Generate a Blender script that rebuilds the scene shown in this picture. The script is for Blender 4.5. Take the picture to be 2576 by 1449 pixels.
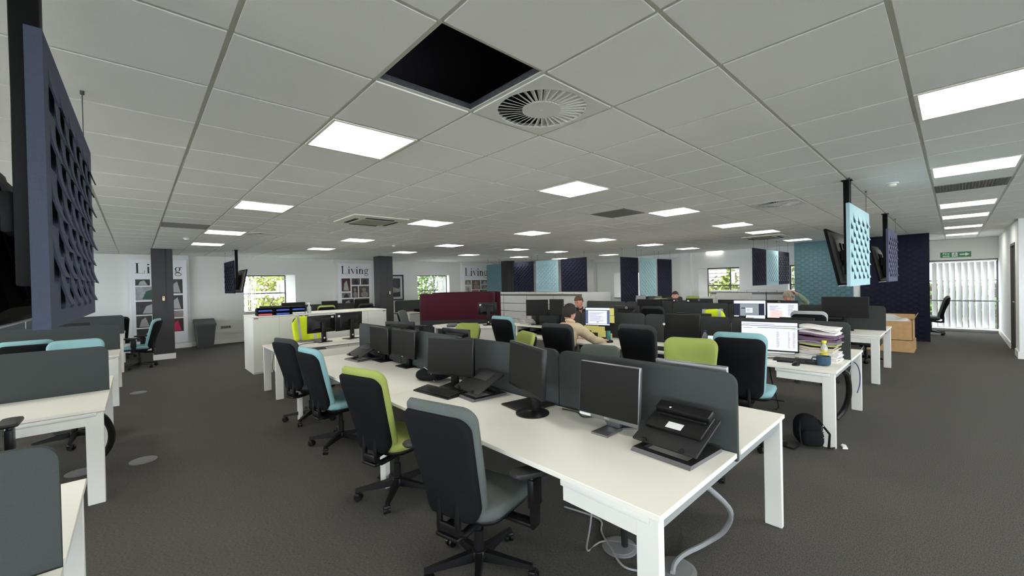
import bpy, bmesh, math, random
from mathutils import Vector, Matrix

for _o in list(bpy.data.objects):
    bpy.data.objects.remove(_o, do_unlink=True)
SC = bpy.context.scene
COL = SC.collection
PI = math.pi
random.seed(7)

# ---------------------------------------------------------------- camera (1.62 m above the carpet)
EYE = 1.62
YAW, PITCH, ROLL = 0.825648, -0.0088535, -0.0215892
_f = Vector((math.cos(PITCH) * math.cos(YAW), math.cos(PITCH) * math.sin(YAW), math.sin(PITCH)))
_r = Vector((math.sin(YAW), -math.cos(YAW), 0))
_u = _r.cross(_f)
_R = math.cos(ROLL) * _r + math.sin(ROLL) * _u
_U = -math.sin(ROLL) * _r + math.cos(ROLL) * _u
_cd = bpy.data.cameras.new('camera')
_cd.sensor_width = 36
_cd.lens = 36 * 1026.6 / 2576
_cd.clip_start = 0.02
_cd.clip_end = 300
CAM = bpy.data.objects.new('camera', _cd)
COL.objects.link(CAM)
CAM.matrix_world = Matrix(((_R.x, _U.x, -_f.x, 0), (_R.y, _U.y, -_f.y, 0), (_R.z, _U.z, -_f.z, EYE), (0, 0, 0, 1)))
SC.camera = CAM

# ---------------------------------------------------------------- sky and exposure
SC.view_settings.view_transform = 'Standard'
SC.view_settings.look = 'None'
SC.view_settings.gamma = 1
SC.view_settings.use_curve_mapping = False
SC.view_settings.exposure = 0.28
W = bpy.data.worlds.new('sky')
SC.world = W
W.use_nodes = True
W.node_tree.nodes['Background'].inputs['Color'].default_value = (0.86, 0.93, 1.0, 1)
W.node_tree.nodes['Background'].inputs['Strength'].default_value = 13.0
PANEL_STRENGTH = 13.5          # the recessed ceiling light panels
CEIL = 2.658                  # underside of the ceiling tiles

# ---------------------------------------------------------------- helpers
def lin(c):
    c = c / 255.0
    return c / 12.92 if c <= 0.04045 else ((c + 0.055) / 1.055) ** 2.4


def rgb(*c):
    return (lin(c[0]), lin(c[1]), lin(c[2]), 1)


MATS = {}


def mat(name, c, rough=0.6, metal=0.0, spec=0.5, noise=0.0, nscale=60.0, bump=0.0, bscale=200.0, emit=0.0, alpha=None, trans=0.0, stretch=None):
    if name in MATS:
        return MATS[name]
    m = bpy.data.materials.new(name)
    m.use_nodes = True
    nt = m.node_tree
    b = nt.nodes['Principled BSDF']
    col = rgb(*c)
    b.inputs['Base Color'].default_value = col
    b.inputs['Roughness'].default_value = rough
    b.inputs['Metallic'].default_value = metal
    b.inputs['Specular IOR Level'].default_value = spec
    if trans:
        b.inputs['Transmission Weight'].default_value = trans
    if emit:
        b.inputs['Emission Color'].default_value = col
        b.inputs['Emission Strength'].default_value = emit
    if noise or bump:
        tc = nt.nodes.new('ShaderNodeTexCoord')
        src = tc.outputs['Object']
        if stretch:
            mp = nt.nodes.new('ShaderNodeMapping')
            mp.inputs['Scale'].default_value = stretch
            nt.links.new(src, mp.inputs['Vector'])
            src = mp.outputs['Vector']
        if noise:
            n = nt.nodes.new('ShaderNodeTexNoise')
            n.inputs['Scale'].default_value = nscale
            n.inputs['Detail'].default_value = 4
            n.inputs['Roughness'].default_value = 0.7
            nt.links.new(src, n.inputs['Vector'])
            r = nt.nodes.new('ShaderNodeValToRGB')
            r.color_ramp.elements[0].position = 0.3
            r.color_ramp.elements[1].position = 0.7
            r.color_ramp.elements[0].color = tuple(max(0, x * (1 - noise)) for x in col[:3]) + (1,)
            r.color_ramp.elements[1].color = tuple(min(1, x * (1 + noise)) for x in col[:3]) + (1,)
            nt.links.new(n.outputs['Fac'], r.inputs['Fac'])
            nt.links.new(r.outputs['Color'], b.inputs['Base Color'])
        if bump:
            n2 = nt.nodes.new('ShaderNodeTexNoise')
            n2.inputs['Scale'].default_value = bscale
            n2.inputs['Detail'].default_value = 3
            nt.links.new(src, n2.inputs['Vector'])
            bp = nt.nodes.new('ShaderNodeBump')
            bp.inputs['Strength'].default_value = bump
            bp.inputs['Distance'].default_value = 0.004
            nt.links.new(n2.outputs['Fac'], bp.inputs['Height'])
            nt.links.new(bp.outputs['Normal'], b.inputs['Normal'])
    MATS[name] = m
    return m


def emis(name, c, strength):
    if name in MATS:
        return MATS[name]
    m = bpy.data.materials.new(name)
    m.use_nodes = True
    nt = m.node_tree
    nt.nodes.clear()
    e = nt.nodes.new('ShaderNodeEmission')
    e.inputs['Color'].default_value = rgb(*c)
    e.inputs['Strength'].default_value = strength
    o = nt.nodes.new('ShaderNodeOutputMaterial')
    nt.links.new(e.outputs[0], o.inputs[0])
    MATS[name] = m
    return m


class MB:
    """collects shapes and links them as one mesh object"""
    def __init__(self):
        self.v, self.f, self.m, self.s = [], [], [], []

    def add(self, vs, fs, m=0, smooth=False, T=None):
        k = len(self.v)
        for p in vs:
            p = Vector(p)
            self.v.append(T @ p if T is not None else p)
        for f in fs:
            self.f.append([k + i for i in f])
            self.m.append(m)
            self.s.append(smooth)
        return self

    def box(self, x0, x1, y0, y1, z0, z1, m=0, T=None):
        vs = [(x0, y0, z0), (x1, y0, z0), (x1, y1, z0), (x0, y1, z0), (x0, y0, z1), (x1, y0, z1), (x1, y1, z1), (x0, y1, z1)]
        fs = [(0, 3, 2, 1), (4, 5, 6, 7), (0, 1, 5, 4), (1, 2, 6, 5), (2, 3, 7, 6), (3, 0, 4, 7)]
        return self.add(vs, fs, m, False, T)

    def rbox(self, x0, x1, y0, y1, z0, z1, r=0.01, m=0, T=None, seg=2):
        bm = bmesh.new()
        bmesh.ops.create_cube(bm, size=1)
        for v in bm.verts:
            v.co = Vector(((x0 + x1) / 2 + v.co.x * (x1 - x0), (y0 + y1) / 2 + v.co.y * (y1 - y0), (z0 + z1) / 2 + v.co.z * (z1 - z0)))
        r = min(r, 0.49 * min(abs(x1 - x0), abs(y1 - y0), abs(z1 - z0)))
        bmesh.ops.bevel(bm, geom=bm.edges[:], offset=r, segments=seg, profile=0.5, affect='EDGES')
        bm.verts.index_update()
        self.add([v.co.copy() for v in bm.verts], [[v.index for v in f.verts] for f in bm.faces], m, True, T)
        bm.free()
        return self

    def cyl(self, p0, p1, r0, r1=None, n=16, m=0, T=None, caps=True):
        r1 = r0 if r1 is None else r1
        p0, p1 = Vector(p0), Vector(p1)
        d = (p1 - p0).normalized()
        a = d.orthogonal().normalized()
        b = d.cross(a)
        vs = []
        for p, r in ((p0, r0), (p1, r1)):
            for i in range(n):
                t = 2 * PI * i / n
                vs.append(p + (a * math.cos(t) + b * math.sin(t)) * r)
        fs = [(i, (i + 1) % n, n + (i + 1) % n, n + i) for i in range(n)]
        self.add(vs, fs, m, True, T)
        if caps:
            self.add(vs[:n], [tuple(reversed(range(n)))], m, False, T)
            self.add(vs[n:], [tuple(range(n))], m, False, T)
        return self

    def tube(self, pts, r, n=8, m=0, T=None, flat=1.0, up=None):
        pts = [Vector(p) for p in pts]
        rs = r if isinstance(r, (list, tuple)) else [r] * len(pts)
        a = None
        vs = []
        for i, p in enumerate(pts):
            d = (pts[min(i + 1, len(pts) - 1)] - pts[max(i - 1, 0)]).normalized()
            if a is None:
                a = Vector(up).cross(d).normalized() if up else d.orthogonal().normalized()
            else:
                a = (a - d * a.dot(d)).normalized()
            b = d.cross(a)
            for k in range(n):
                t = 2 * PI * k / n
                vs.append(p + a * math.cos(t) * rs[i] + b * math.sin(t) * rs[i] * flat)
        fs = []
        for i in range(len(pts) - 1):
            for k in range(n):
                fs.append((i * n + k, i * n + (k + 1) % n, (i + 1) * n + (k + 1) % n, (i + 1) * n + k))
        fs.append(tuple(reversed(range(n))))
        fs.append(tuple(range((len(pts) - 1) * n, len(pts) * n)))
        return self.add(vs, fs, m, True, T)

    def prism(self, poly, d0, d1, axis='z', m=0, T=None, smooth=False):
        """polygon (a,b) extruded along an axis: z:(x,y) y:(x,z) x:(y,z)"""
        def P(a, b, d):
            return (a, b, d) if axis == 'z' else ((a, d, b) if axis == 'y' else (d, a, b))
        n = len(poly)
        vs = [P(a, b, d0) for a, b in poly] + [P(a, b, d1) for a, b in poly]
        fs = [tuple(reversed(range(n))), tuple(range(n, 2 * n))]
        if axis == 'y':
            fs = [tuple(range(n)), tuple(reversed(range(n, 2 * n)))]
        self.add(vs, fs, m, False, T)
        if axis == 'y':
            sd = [(n + i, n + (i + 1) % n, (i + 1) % n, i) for i in range(n)]
        else:
            sd = [(i, (i + 1) % n, n + (i + 1) % n, n + i) for i in range(n)]
        return self.add(vs, sd, m, smooth, T)

    def lathe(self, prof, c=(0, 0, 0), n=20, m=0, T=None):
        vs, fs = [], []
        for r, z in prof:
            for i in range(n):
                t = 2 * PI * i / n
                vs.append((c[0] + r * math.cos(t), c[1] + r * math.sin(t), c[2] + z))
        for j in range(len(prof) - 1):
            for i in range(n):
                fs.append((j * n + i, j * n + (i + 1) % n, (j + 1) * n + (i + 1) % n, (j + 1) * n + i))
        fs.append(tuple(reversed(range(n))))
        fs.append(tuple(range((len(prof) - 1) * n, len(prof) * n)))
        return self.add(vs, fs, m, True, T)

    def ball(self, c, r, m=0, T=None, sub=2, sc=(1, 1, 1)):
        bm = bmesh.new()
        bmesh.ops.create_icosphere(bm, subdivisions=sub, radius=1)
        bm.verts.index_update()
        self.add([(c[0] + v.co.x * r * sc[0], c[1] + v.co.y * r * sc[1], c[2] + v.co.z * r * sc[2]) for v in bm.verts],
                 [[v.index for v in f.verts] for f in bm.faces], m, True, T)
        bm.free()
        return self

    def pillow(self, outline, t, rings=6, p=3.0, deform=None, m=0, T=None, back=1.0):
        """outline (a,b) about the origin, thickness t along the third axis, domed edges; deform((a,b,c)) -> point"""
        n = len(outline)
        vs, fs = [], []
        ss = [0.0] + [1 - (1 - k / rings) ** 2 for k in range(1, rings + 1)]
        deform = deform or (lambda q: q)

        def c_at(s):
            return t / 2 * (max(0.0, 1 - s ** p)) ** (1 / p)
        for side in (1, -1):
            base = len(vs)
            kk = 1.0 if side > 0 else back
            vs.append(deform((0, 0, side * c_at(0) * kk)))
            for s in ss[1:]:
                for a, b in outline:
                    vs.append(deform((a * s, b * s, side * c_at(s) * kk)))
            for i in range(n):
                j = (i + 1) % n
                q = (base, base + 1 + i, base + 1 + j)
                fs.append(q if side > 0 else q[::-1])
                for k in range(len(ss) - 2):
                    o = base + 1 + k * n
                    q = (o + i, o + n + i, o + n + j, o + j)
                    fs.append(q if side > 0 else q[::-1])
        return self.add(vs, fs, m, True, T)

    def build(self, name, mats, parent=None, loc=None, rz=None, angle=40):
        me = bpy.data.meshes.new(name)
        me.from_pydata([tuple(p) for p in self.v], [], self.f)
        for x in (mats if isinstance(mats, (list, tuple)) else [mats]):
            me.materials.append(x)
        me.polygons.foreach_set('material_index', self.m)
        me.polygons.foreach_set('use_smooth', self.s)
        if any(self.s):
            bm = bmesh.new()
            bm.from_mesh(me)
            bmesh.ops.remove_doubles(bm, verts=bm.verts, dist=1e-5)
            bm.to_mesh(me)
            bm.free()
            me.set_sharp_from_angle(angle=math.radians(angle))
        me.update()
        o = bpy.data.objects.new(name, me)
        COL.objects.link(o)
        if parent is not None:
            o.parent = parent
        if loc is not None:
            o.location = loc
        if rz is not None:
            o.rotation_euler = (0, 0, rz)
        return o


def rrect(w, h, r, n=5, top_only=False, taper=1.0):
    """rounded rectangle outline about the origin, counter-clockwise; taper narrows the bottom"""
    pts = []
    for cx, cy, a0 in ((1, 1, 0), (-1, 1, 90), (-1, -1, 180), (1, -1, 270)):
        rr = r if not (top_only and cy < 0) else 0.001
        for k in range(n + 1):
            a = math.radians(a0 + 90 * k / n)
            x = cx * (w / 2 - rr) + rr * math.cos(a)
            y = cy * (h / 2 - rr) + rr * math.sin(a)
            pts.append((x, y))
    if taper != 1.0:
        pts = [(x * (taper + (1 - taper) * (y + h / 2) / h), y) for x, y in pts]
    return pts


def tag(o, label, cat, group=None, kind=None):
    if label:
        o['label'] = label
    if cat:
        o['category'] = cat
    if group:
        o['group'] = group
    if kind:
        o['kind'] = kind
    return o


def thing(name, label, cat, loc=(0, 0, 0), rz=0.0, group=None):
    o = bpy.data.objects.new(name, None)
    COL.objects.link(o)
    o.empty_display_size = 0.1
    o.location = loc
    o.rotation_euler = (0, 0, rz)
    return tag(o, label, cat, group)


def struct(o):
    o['kind'] = 'structure'
    return o


def dup(root, loc, rz=0.0, label=None, group=None, cat=None, skip=()):
    """a copy of a thing with copies of its parts and sub-parts"""
    r = root.copy()
    COL.objects.link(r)
    r.location = loc
    r.rotation_euler = (0, 0, rz)
    if label:
        r['label'] = label
    if group:
        r['group'] = group
    for ch in list(root.children):
        if ch.name.split('.')[0] in skip:
            continue
        c = ch.copy()
        COL.objects.link(c)
        c.parent = r
        for g in list(ch.children):
            d = g.copy()
            COL.objects.link(d)
            d.parent = c
    return r


def recolour(root, pairs):
    """give a copied thing its own material on named parts"""
    for ch in list(root.children) + [g for c in root.children for g in c.children]:
        for nm, m in pairs.items():
            if ch.name.split('.')[0] == nm:
                ch.data = ch.data.copy()
                ch.data.materials[0] = m
    return root


def text_mesh(s, size, m, parent, loc, rot, name='lettering', font_scale=(1, 1), extrude=0.0005, align='CENTER', bold=0.0):
    cu = bpy.data.curves.new(name, 'FONT')
    cu.body = s
    cu.size = size
    cu.extrude = extrude
    cu.offset = bold
    cu.align_x = align
    cu.align_y = 'CENTER'
    o = bpy.data.objects.new(name, cu)
    COL.objects.link(o)
    dg = bpy.context.evaluated_depsgraph_get()
    me = bpy.data.meshes.new_from_object(o.evaluated_get(dg))
    bpy.data.objects.remove(o, do_unlink=True)
    me.materials.clear()
    me.materials.append(m)
    ob = bpy.data.objects.new(name, me)
    COL.objects.link(ob)
    ob.parent = parent
    ob.location = loc
    ob.rotation_euler = rot
    ob.scale = (font_scale[0], font_scale[1], 1)
    return ob
# ---------------------------------------------------------------- materials of the setting
M_CARPET = mat('carpet', (84, 82, 78), rough=1.0, spec=0.1, noise=0.5, nscale=95, bump=0.5, bscale=260, stretch=(0.7, 1.9, 1.0))
M_TILE = mat('mineral_tile', (241, 241, 237), rough=0.95, spec=0.2, noise=0.05, nscale=260, bump=0.12, bscale=300)
M_GRID = mat('ceiling_grid_metal', (205, 204, 192), rough=0.5)
M_WALL_L = mat('painted_wall_grey', (222, 223, 218), rough=0.9, bump=0.1, bscale=120)
M_WALL_W = mat('painted_wall_white', (236, 239, 237), rough=0.85, bump=0.1, bscale=120)
M_TRIMW = mat('white_gloss_trim', (235, 235, 230), rough=0.4)
M_DARKFRAME = mat('dark_window_frame', (52, 54, 56), rough=0.5)
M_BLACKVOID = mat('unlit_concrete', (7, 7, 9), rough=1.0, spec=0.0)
M_PILLAR = mat('charcoal_paint', (68, 68, 70), rough=0.8, spec=0.2, bump=0.05)
M_BLIND = mat('blind_fabric', (238, 240, 240), rough=0.9)


def glass_mat():
    m = bpy.data.materials.new('window_glass')
    m.use_nodes = True
    nt = m.node_tree
    nt.nodes.clear()
    t = nt.nodes.new('ShaderNodeBsdfTransparent')
    g = nt.nodes.new('ShaderNodeBsdfGlossy')
    g.inputs['Roughness'].default_value = 0.02
    mx = nt.nodes.new('ShaderNodeMixShader')
    mx.inputs[0].default_value = 0.06
    o = nt.nodes.new('ShaderNodeOutputMaterial')
    nt.links.new(t.outputs[0], mx.inputs[1])
    nt.links.new(g.outputs[0], mx.inputs[2])
    nt.links.new(mx.outputs[0], o.inputs[0])
    return m


M_GLASS = glass_mat()

# ---------------------------------------------------------------- floor, ceiling
struct(MB().box(-6, 17.6, -4.6, 15.5, -0.1, 0).build('floor', M_CARPET))

TX, TY, TS = 0.9046, 1.362, 0.6


def tile_c(i, j):
    return (TX + TS * (i + 0.5), TY + TS * (j + 0.5))


LIGHTS = [(0, 2), (4, 2), (8, 2), (12, 2), (15, 2), (20, 2), (0, 7), (4, 7), (8, 7), (12, 7), (16, 7), (20, 7), (24, 7),
          (0, 12), (4, 12), (8, 12), (12, 12), (15, 12), (20, 12), (24, 12), (0, 16), (4, 16), (8, 16), (12, 16), (16, 16), (20, 16)]
CORRIDOR_LIGHTS = [(4, -3), (8, -3), (13, -3), (16, -3), (20, -3), (24, -3)]
DIFFUSERS = [(1, 0), (1, 12), (9, 0)]
DARK_TILES = [(7, 3), (-1, 11), (10, -3)]
SKIP = set(LIGHTS + CORRIDOR_LIGHTS + DIFFUSERS + DARK_TILES + [(0, 0)])
# extra panels behind the camera so that the whole room is lit
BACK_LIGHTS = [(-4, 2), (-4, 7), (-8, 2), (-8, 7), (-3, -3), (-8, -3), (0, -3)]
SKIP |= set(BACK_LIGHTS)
mt, mg = MB(), MB()
for i in range(-12, 28):
    for j in range(-10, 24):
        x0, y0 = TX + TS * i, TY + TS * j
        if x0 > 17.3 or y0 > 15.2:
            continue
        if (i, j) in SKIP:
            continue
        g, d = 0.011, 0.009
        a0, a1, b0, b1 = x0 + g, x0 + TS - g, y0 + g, y0 + TS - g
        mt.add([(a0, b0, CEIL), (a1, b0, CEIL), (a1, b1, CEIL), (a0, b1, CEIL),
                (a0, b0, CEIL + d), (a1, b0, CEIL + d), (a1, b1, CEIL + d), (a0, b1, CEIL + d)],
               [(3, 2, 1, 0), (0, 1, 5, 4), (1, 2, 6, 5), (2, 3, 7, 6), (3, 0, 4, 7), (4, 5, 6, 7)])
struct(mt.build('ceiling', M_TILE))
for i in range(-12, 29):
    x = TX + TS * i
    if i in (0, 1):
        mg.box(x - 0.012, x + 0.012, -4.6, TY, CEIL + 0.008, CEIL + 0.012)
        mg.box(x - 0.012, x + 0.012, TY + TS, 15.2, CEIL + 0.008, CEIL + 0.012)
        mg.box(x - 0.012, x + 0.012, TY, TY + TS, CEIL + 0.004, CEIL + 0.012)
    else:
        mg.box(x - 0.012, x + 0.012, -4.6, 15.2, CEIL + 0.008, CEIL + 0.012)
for j in range(-10, 25):
    y = TY + TS * j
    z = CEIL + 0.0078
    mg.box(-6, 17.5, y - 0.012, y + 0.012, z, z + 0.004)
struct(mg.build('trim_1', M_GRID))
# dark upstand round the missing tile and the void above it
mu = MB()
x0, x1, y0, y1 = TX + 0.012, TX + TS - 0.012, TY + 0.012, TY + TS - 0.012
for a in ((x0 - 0.004, x0, y0, y1), (x1, x1 + 0.004, y0, y1), (x0, x1, y0 - 0.004, y0), (x0, x1, y1, y1 + 0.004)):
    mu.box(*a, CEIL + 0.012, CEIL + 0.045)
struct(mu.build('trim_2', mat('dark_grid_upstand', (70, 74, 78), rough=0.7, noise=0.4, nscale=30)))
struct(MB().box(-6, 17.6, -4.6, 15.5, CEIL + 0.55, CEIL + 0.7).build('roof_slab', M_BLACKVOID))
mv = MB()
mv.box(TX + 0.25, TX + 0.27, TY - 1.2, TY + 0.6, CEIL + 0.40, CEIL + 0.412)
tag(mv.build('conduit', mat('dull_conduit', (92, 92, 94), rough=0.5)), 'thin grey conduit glimpsed in the dark ceiling void above the missing tile', 'conduit')


# ---------------------------------------------------------------- walls with openings
def wall(name, axis, c, thick, u0, u1, z0, z1, m, holes=()):
    """axis 'x': plane x=c..c+thick running along y; axis 'y': plane y=c..c+thick running along x"""
    b = MB()
    us = sorted(set([u0, u1] + [h[0] for h in holes] + [h[1] for h in holes]))
    for a, e in zip(us[:-1], us[1:]):
        hh = [h for h in holes if h[0] <= a + 1e-6 and h[1] >= e - 1e-6]
        segs = [(z0, hh[0][2]), (hh[0][3], z1)] if hh else [(z0, z1)]
        for s0, s1 in segs:
            if s1 - s0 < 1e-4:
                continue
            if axis == 'x':
                b.box(c, c + thick, a, e, s0, s1)
            else:
                b.box(a, e, c, c + thick, s0, s1)
    return struct(b.build(name, m))


TOP = CEIL + 0.55
wall('wall_left', 'y', 15.2, 0.3, -6.3, 15.7, 0, TOP, M_WALL_L, [(2.51, 4.0, 0.92, 2.1), (8.66, 10.25, 0.92, 2.09)])
wall('wall_far', 'x', 15.4, 0.3, 2.2, 15.2, 0, TOP, M_WALL_W, [(2.75, 3.62, 0.95, 2.05), (5.05, 6.45, 0.95, 2.06), (8.9, 10.1, 0.95, 2.03)])
wall('wall_exit', 'x', 17.3, 0.3, -0.95, 2.5, 0, TOP, M_WALL_L, [(-0.83, 1.5, 0.06, 2.06)])
wall('wall_return', 'y', 2.2, 0.3, 15.7, 17.3, 0, TOP, M_WALL_L)
wall('wall_corridor', 'y', -0.95, 0.12, 12.3, 17.3, 0, TOP, M_WALL_W, [(12.95, 13.85, 0, 2.25)])
wall('wall_side', 'x', 12.3, 0.12, -4.6, -0.95, 0, TOP, M_WALL_W)
wall('wall_right', 'y', -4.9, 0.3, -6.3, 12.42, 0, TOP, M_WALL_L, [(-4.6, -1.2, 0.8, 2.35), (0.5, 4.5, 0.8, 2.35), (6.0, 10.5, 0.8, 2.35)])  # openings for added, unseen windows that let in sky fill
wall('wall_rear', 'x', -6.3, 0.3, -4.6, 15.2, 0, TOP, M_WALL_L, [(-3.5, 1.5, 0.8, 2.35), (3.0, 8.0, 0.8, 2.35), (9.0, 13.5, 0.8, 2.35)])  # these openings too are added out of view for sky fill
# room behind the corridor door
struct(MB().box(12.6, 14.6, -2.2, -2.1, 0, TOP).build('wall_closet', M_WALL_L))

# pilasters, skirting
pil = [(-0.16, 1.15), (5.30, 6.95), (10.86, 12.60)]
for k, (a, b) in enumerate(pil):
    struct(MB().box(a, b, 15.1, 15.2, 0, CEIL).build('trim_%d' % (k + 3), M_WALL_L))
struct(MB().box(15.25, 15.4, 6.68, 7.08, 0, CEIL).build('trim_6', M_WALL_W))
struct(MB().box(15.15, 15.4, 11.0, 11.35, 0, CEIL).build('trim_7', M_WALL_W))
struct(MB().box(15.2, 15.4, 7.08, 15.2, 2.5, CEIL).build('trim_8', M_WALL_W))


def skirt(name, parts):
    b = MB()
    for p in parts:
        b.box(*p)
    return struct(b.build(name, M_TRIMW))


skirt('baseboard_left', [(-6, -0.18, 15.18, 15.2, 0, 0.12), (-0.18, 1.17, 15.08, 15.1, 0, 0.12), (1.17, 5.28, 15.18, 15.2, 0, 0.12),
                         (5.28, 6.97, 15.08, 15.1, 0, 0.12), (6.97, 10.84, 15.18, 15.2, 0, 0.12)])
skirt('baseboard_far', [(15.38, 15.4, 2.5, 6.66, 0, 0.12), (15.38, 15.4, 7.1, 9.98, 0, 0.12)])
skirt('baseboard_corridor', [(12.28, 12.9, -0.83, -0.81, 0, 0.13), (13.9, 17.3, -0.83, -0.81, 0, 0.13), (12.28, 12.3, -4.6, -0.83, 0, 0.13)])

# free-standing pillars
PIL_LABEL = {}


def pillar(nm, x0, x1, y0, y1):
    o = struct(MB().box(x0, x1, y0, y1, 0, CEIL).build(nm, M_PILLAR))
    b = MB()
    b.box(x0 - 0.012, x1 + 0.012, y0 - 0.012, y1 + 0.012, 0, 0.13)
    p = b.build('baseboard', M_TRIMW, o)
    # painted-over cable trunking down the front face
    MB().box(x0 + 0.55 * (x1 - x0), x0 + 0.55 * (x1 - x0) + 0.03, y0 - 0.015, y0 - 0.0005, 1.25, CEIL).build('trunking', M_PILLAR, o)
    return o


pillar('column_1', 0.29, 0.68, 12.88, 13.27)
pillar('column_2', 5.93, 6.42, 12.9, 13.3)
pillar('column_3', 12.0, 12.45, 13.3, 13.7)


# ---------------------------------------------------------------- windows
def window(name, axis, c, u0, u1, z0, z1, mull, trans, inset=0.22, bar=0.035, frame=M_DARKFRAME, splay=0.0, side=1):
    """frame in the opening, inset from the wall face (c); mull: vertical bars, trans: horizontal bars"""
    root = bpy.data.objects.new(name, None)
    COL.objects.link(root)
    struct(root)
    f = MB()

    def put(b, ua, ub, za, zb, d0, d1):
        if axis == 'y':
            b.box(ua, ub, c + d0, c + d1, za, zb)
        else:
            b.box(c + d0, c + d1, ua, ub, za, zb)
    w = 0.04
    put(f, u0, u1, z0, z0 + w, inset, inset + 0.06)
    put(f, u0, u1, z1 - w, z1, inset, inset + 0.06)
    put(f, u0, u0 + w, z0 + w, z1 - w, inset, inset + 0.06)
    put(f, u1 - w, u1, z0 + w, z1 - w, inset, inset + 0.06)
    for u in mull:
        put(f, u - bar / 2, u + bar / 2, z0 + w, z1 - w, inset + 0.003, inset + 0.057)
    for z in trans:
        put(f, u0 + w, u1 - w, z - bar / 2, z + bar / 2, inset + 0.005, inset + 0.055)
    f.build('window_frame', frame, root)
    if splay:
        ue = u1 if side > 0 else u0
        ui = ue - side * splay
        tri = [(ue, 0.001), (ue, inset - 0.001), (ui, inset - 0.001)]
        j = MB()
        if axis == 'y':
            j.prism([(a, c + d) for a, d in tri], z0 + 0.026, z1 - 0.001, 'z')
        else:
            j.prism([(c + d, a) for a, d in tri], z0 + 0.026, z1 - 0.001, 'z')
        j.build('splayed_reveal', M_TRIMW, root)
    g = MB()
    put(g, u0 + w, u1 - w, z0 + w, z1 - w, inset + 0.027, inset + 0.033)
    g.build('pane', M_GLASS, root)
    s = MB()
    put(s, u0, u1, z0, z0 + 0.025, -0.08, inset)
    s.build('window_sill', M_TRIMW, root)
    return root


W1 = window('window_1', 'y', 15.2, 2.51, 4.0, 0.92, 2.1, [3.74], [1.5], splay=0.24, side=1)
W2 = window('window_2', 'y', 15.2, 8.66, 10.25, 0.92, 2.09, [9.6], [1.43])
W3 = window('window_3', 'x', 15.4, 2.75, 3.62, 0.95, 2.05, [], [1.42])
W4 = window('window_4', 'x', 15.4, 5.05, 6.45, 0.95, 2.06, [5.42, 6.2], [1.42], splay=0.24, side=1)
W5 = window('window_5', 'x', 15.4, 8.9, 10.1, 0.95, 2.03, [9.86], [], splay=0.24, side=1)
W6 = window('window_6', 'x', 17.3, -0.83, 1.5, 0.06, 2.06, [0.4], [1.45])
for k, (a, b) in enumerate([(-4.6, -1.2), (0.5, 4.5), (6.0, 10.5)]):  # unseen windows added beside and behind the camera as daylight fill
    window('window_%d' % (7 + k), 'y', -4.9, a, b, 0.8, 2.35, [(a + b) / 2], [])
for k, (a, b) in enumerate([(-3.5, 1.5), (3.0, 8.0), (9.0, 13.5)]):  # more added windows out of view, brightening the room with sky light
    window('window_%d' % (10 + k), 'x', -6.3, a, b, 0.8, 2.35, [(a + b) / 2], [])

# vertical blinds: stacked slats beside the windows, spread slats at the exit window
def slats(parent, axis, c, us, z0, z1, ang, w=0.089):
    for u in us:
        b = MB()
        ca, sa = math.cos(ang) * w / 2, math.sin(ang) * w / 2
        n = 4
        vs = []
        for k in range(n + 1):
            t = -1 + 2 * k / n
            bow = 0.008 * (1 - t * t)
            du, dv = ca * t - sa * bow * 6, sa * t + ca * bow * 6 * 0.2
            for z in (z0, z1):
                vs.append((u + du, c + dv, z) if axis == 'y' else (c + dv, u + du, z))
        fs = [(2 * k, 2 * k + 2, 2 * k + 3, 2 * k + 1) for k in range(n)]
        b.add(vs, fs, 0, True)
        o = b.build('blind_slat', M_BLIND, parent)
        md = o.modifiers.new('thickness', 'SOLIDIFY')
        md.thickness = 0.0012


slats(W1, 'y', 15.3, [2.56 + 0.055 * k for k in range(6)], 0.99, 2.04, 1.25)
slats(W2, 'y', 15.3, [9.75 + 0.06 * k for k in range(7)], 0.99, 2.03, 1.25)
slats(W4, 'x', 15.5, [5.10 + 0.05 * k for k in range(5)], 1.02, 2.0, 1.25)
slats(W6, 'x', 17.38, [-0.70 + 0.122 * k for k in range(10)], 0.11, 1.98, 0.42, w=0.118)
MB().box(17.35, 17.41, -0.80, 0.9, 1.985, 2.02).build('blind_rail', M_TRIMW, W6)
MB().cyl((17.25, -0.83, 0.88), (17.25, 1.6, 0.88), 0.018, n=12).build('guard_rail', mat('grey_rail', (120, 122, 124), rough=0.35, metal=0.6), W6)

# corridor door in the white partition
D1 = bpy.data.objects.new('door_1', None)
COL.objects.link(D1)
struct(D1)
fr = MB()
fr.box(12.95, 13.0, -0.96, -0.82, 0, 2.25)
fr.box(13.80, 13.85, -0.96, -0.82, 0, 2.25)
fr.box(13.0, 13.80, -0.96, -0.82, 2.2, 2.25)
fr.build('door_frame', mat('dark_door_frame', (74, 72, 70), rough=0.5), D1)
MB().box(13.002, 13.798, -0.94, -0.90, 0.005, 2.198).build('door_leaf', mat('door_laminate', (96, 94, 90), rough=0.5), D1)
hd = MB()
hd.cyl((13.70, -0.90, 1.02), (13.70, -0.84, 1.02), 0.012)
hd.cyl((13.70, -0.845, 1.02), (13.58, -0.845, 1.02), 0.011)
hd.build('door_handle', mat('brushed_steel', (190, 190, 188), rough=0.3, metal=1.0), D1)
# ---------------------------------------------------------------- things in the ceiling
M_LFRAME = mat('light_frame', (236, 234, 226), rough=0.45)
M_LED = emis('led_diffuser', (255, 250, 241), PANEL_STRENGTH)
M_LED_WARM = emis('louvre_reflector', (255, 240, 205), PANEL_STRENGTH * 0.13)
ORD = ['first', 'second', 'third', 'fourth', 'fifth', 'sixth', 'seventh', 'eighth', 'ninth', 'tenth']


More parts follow.
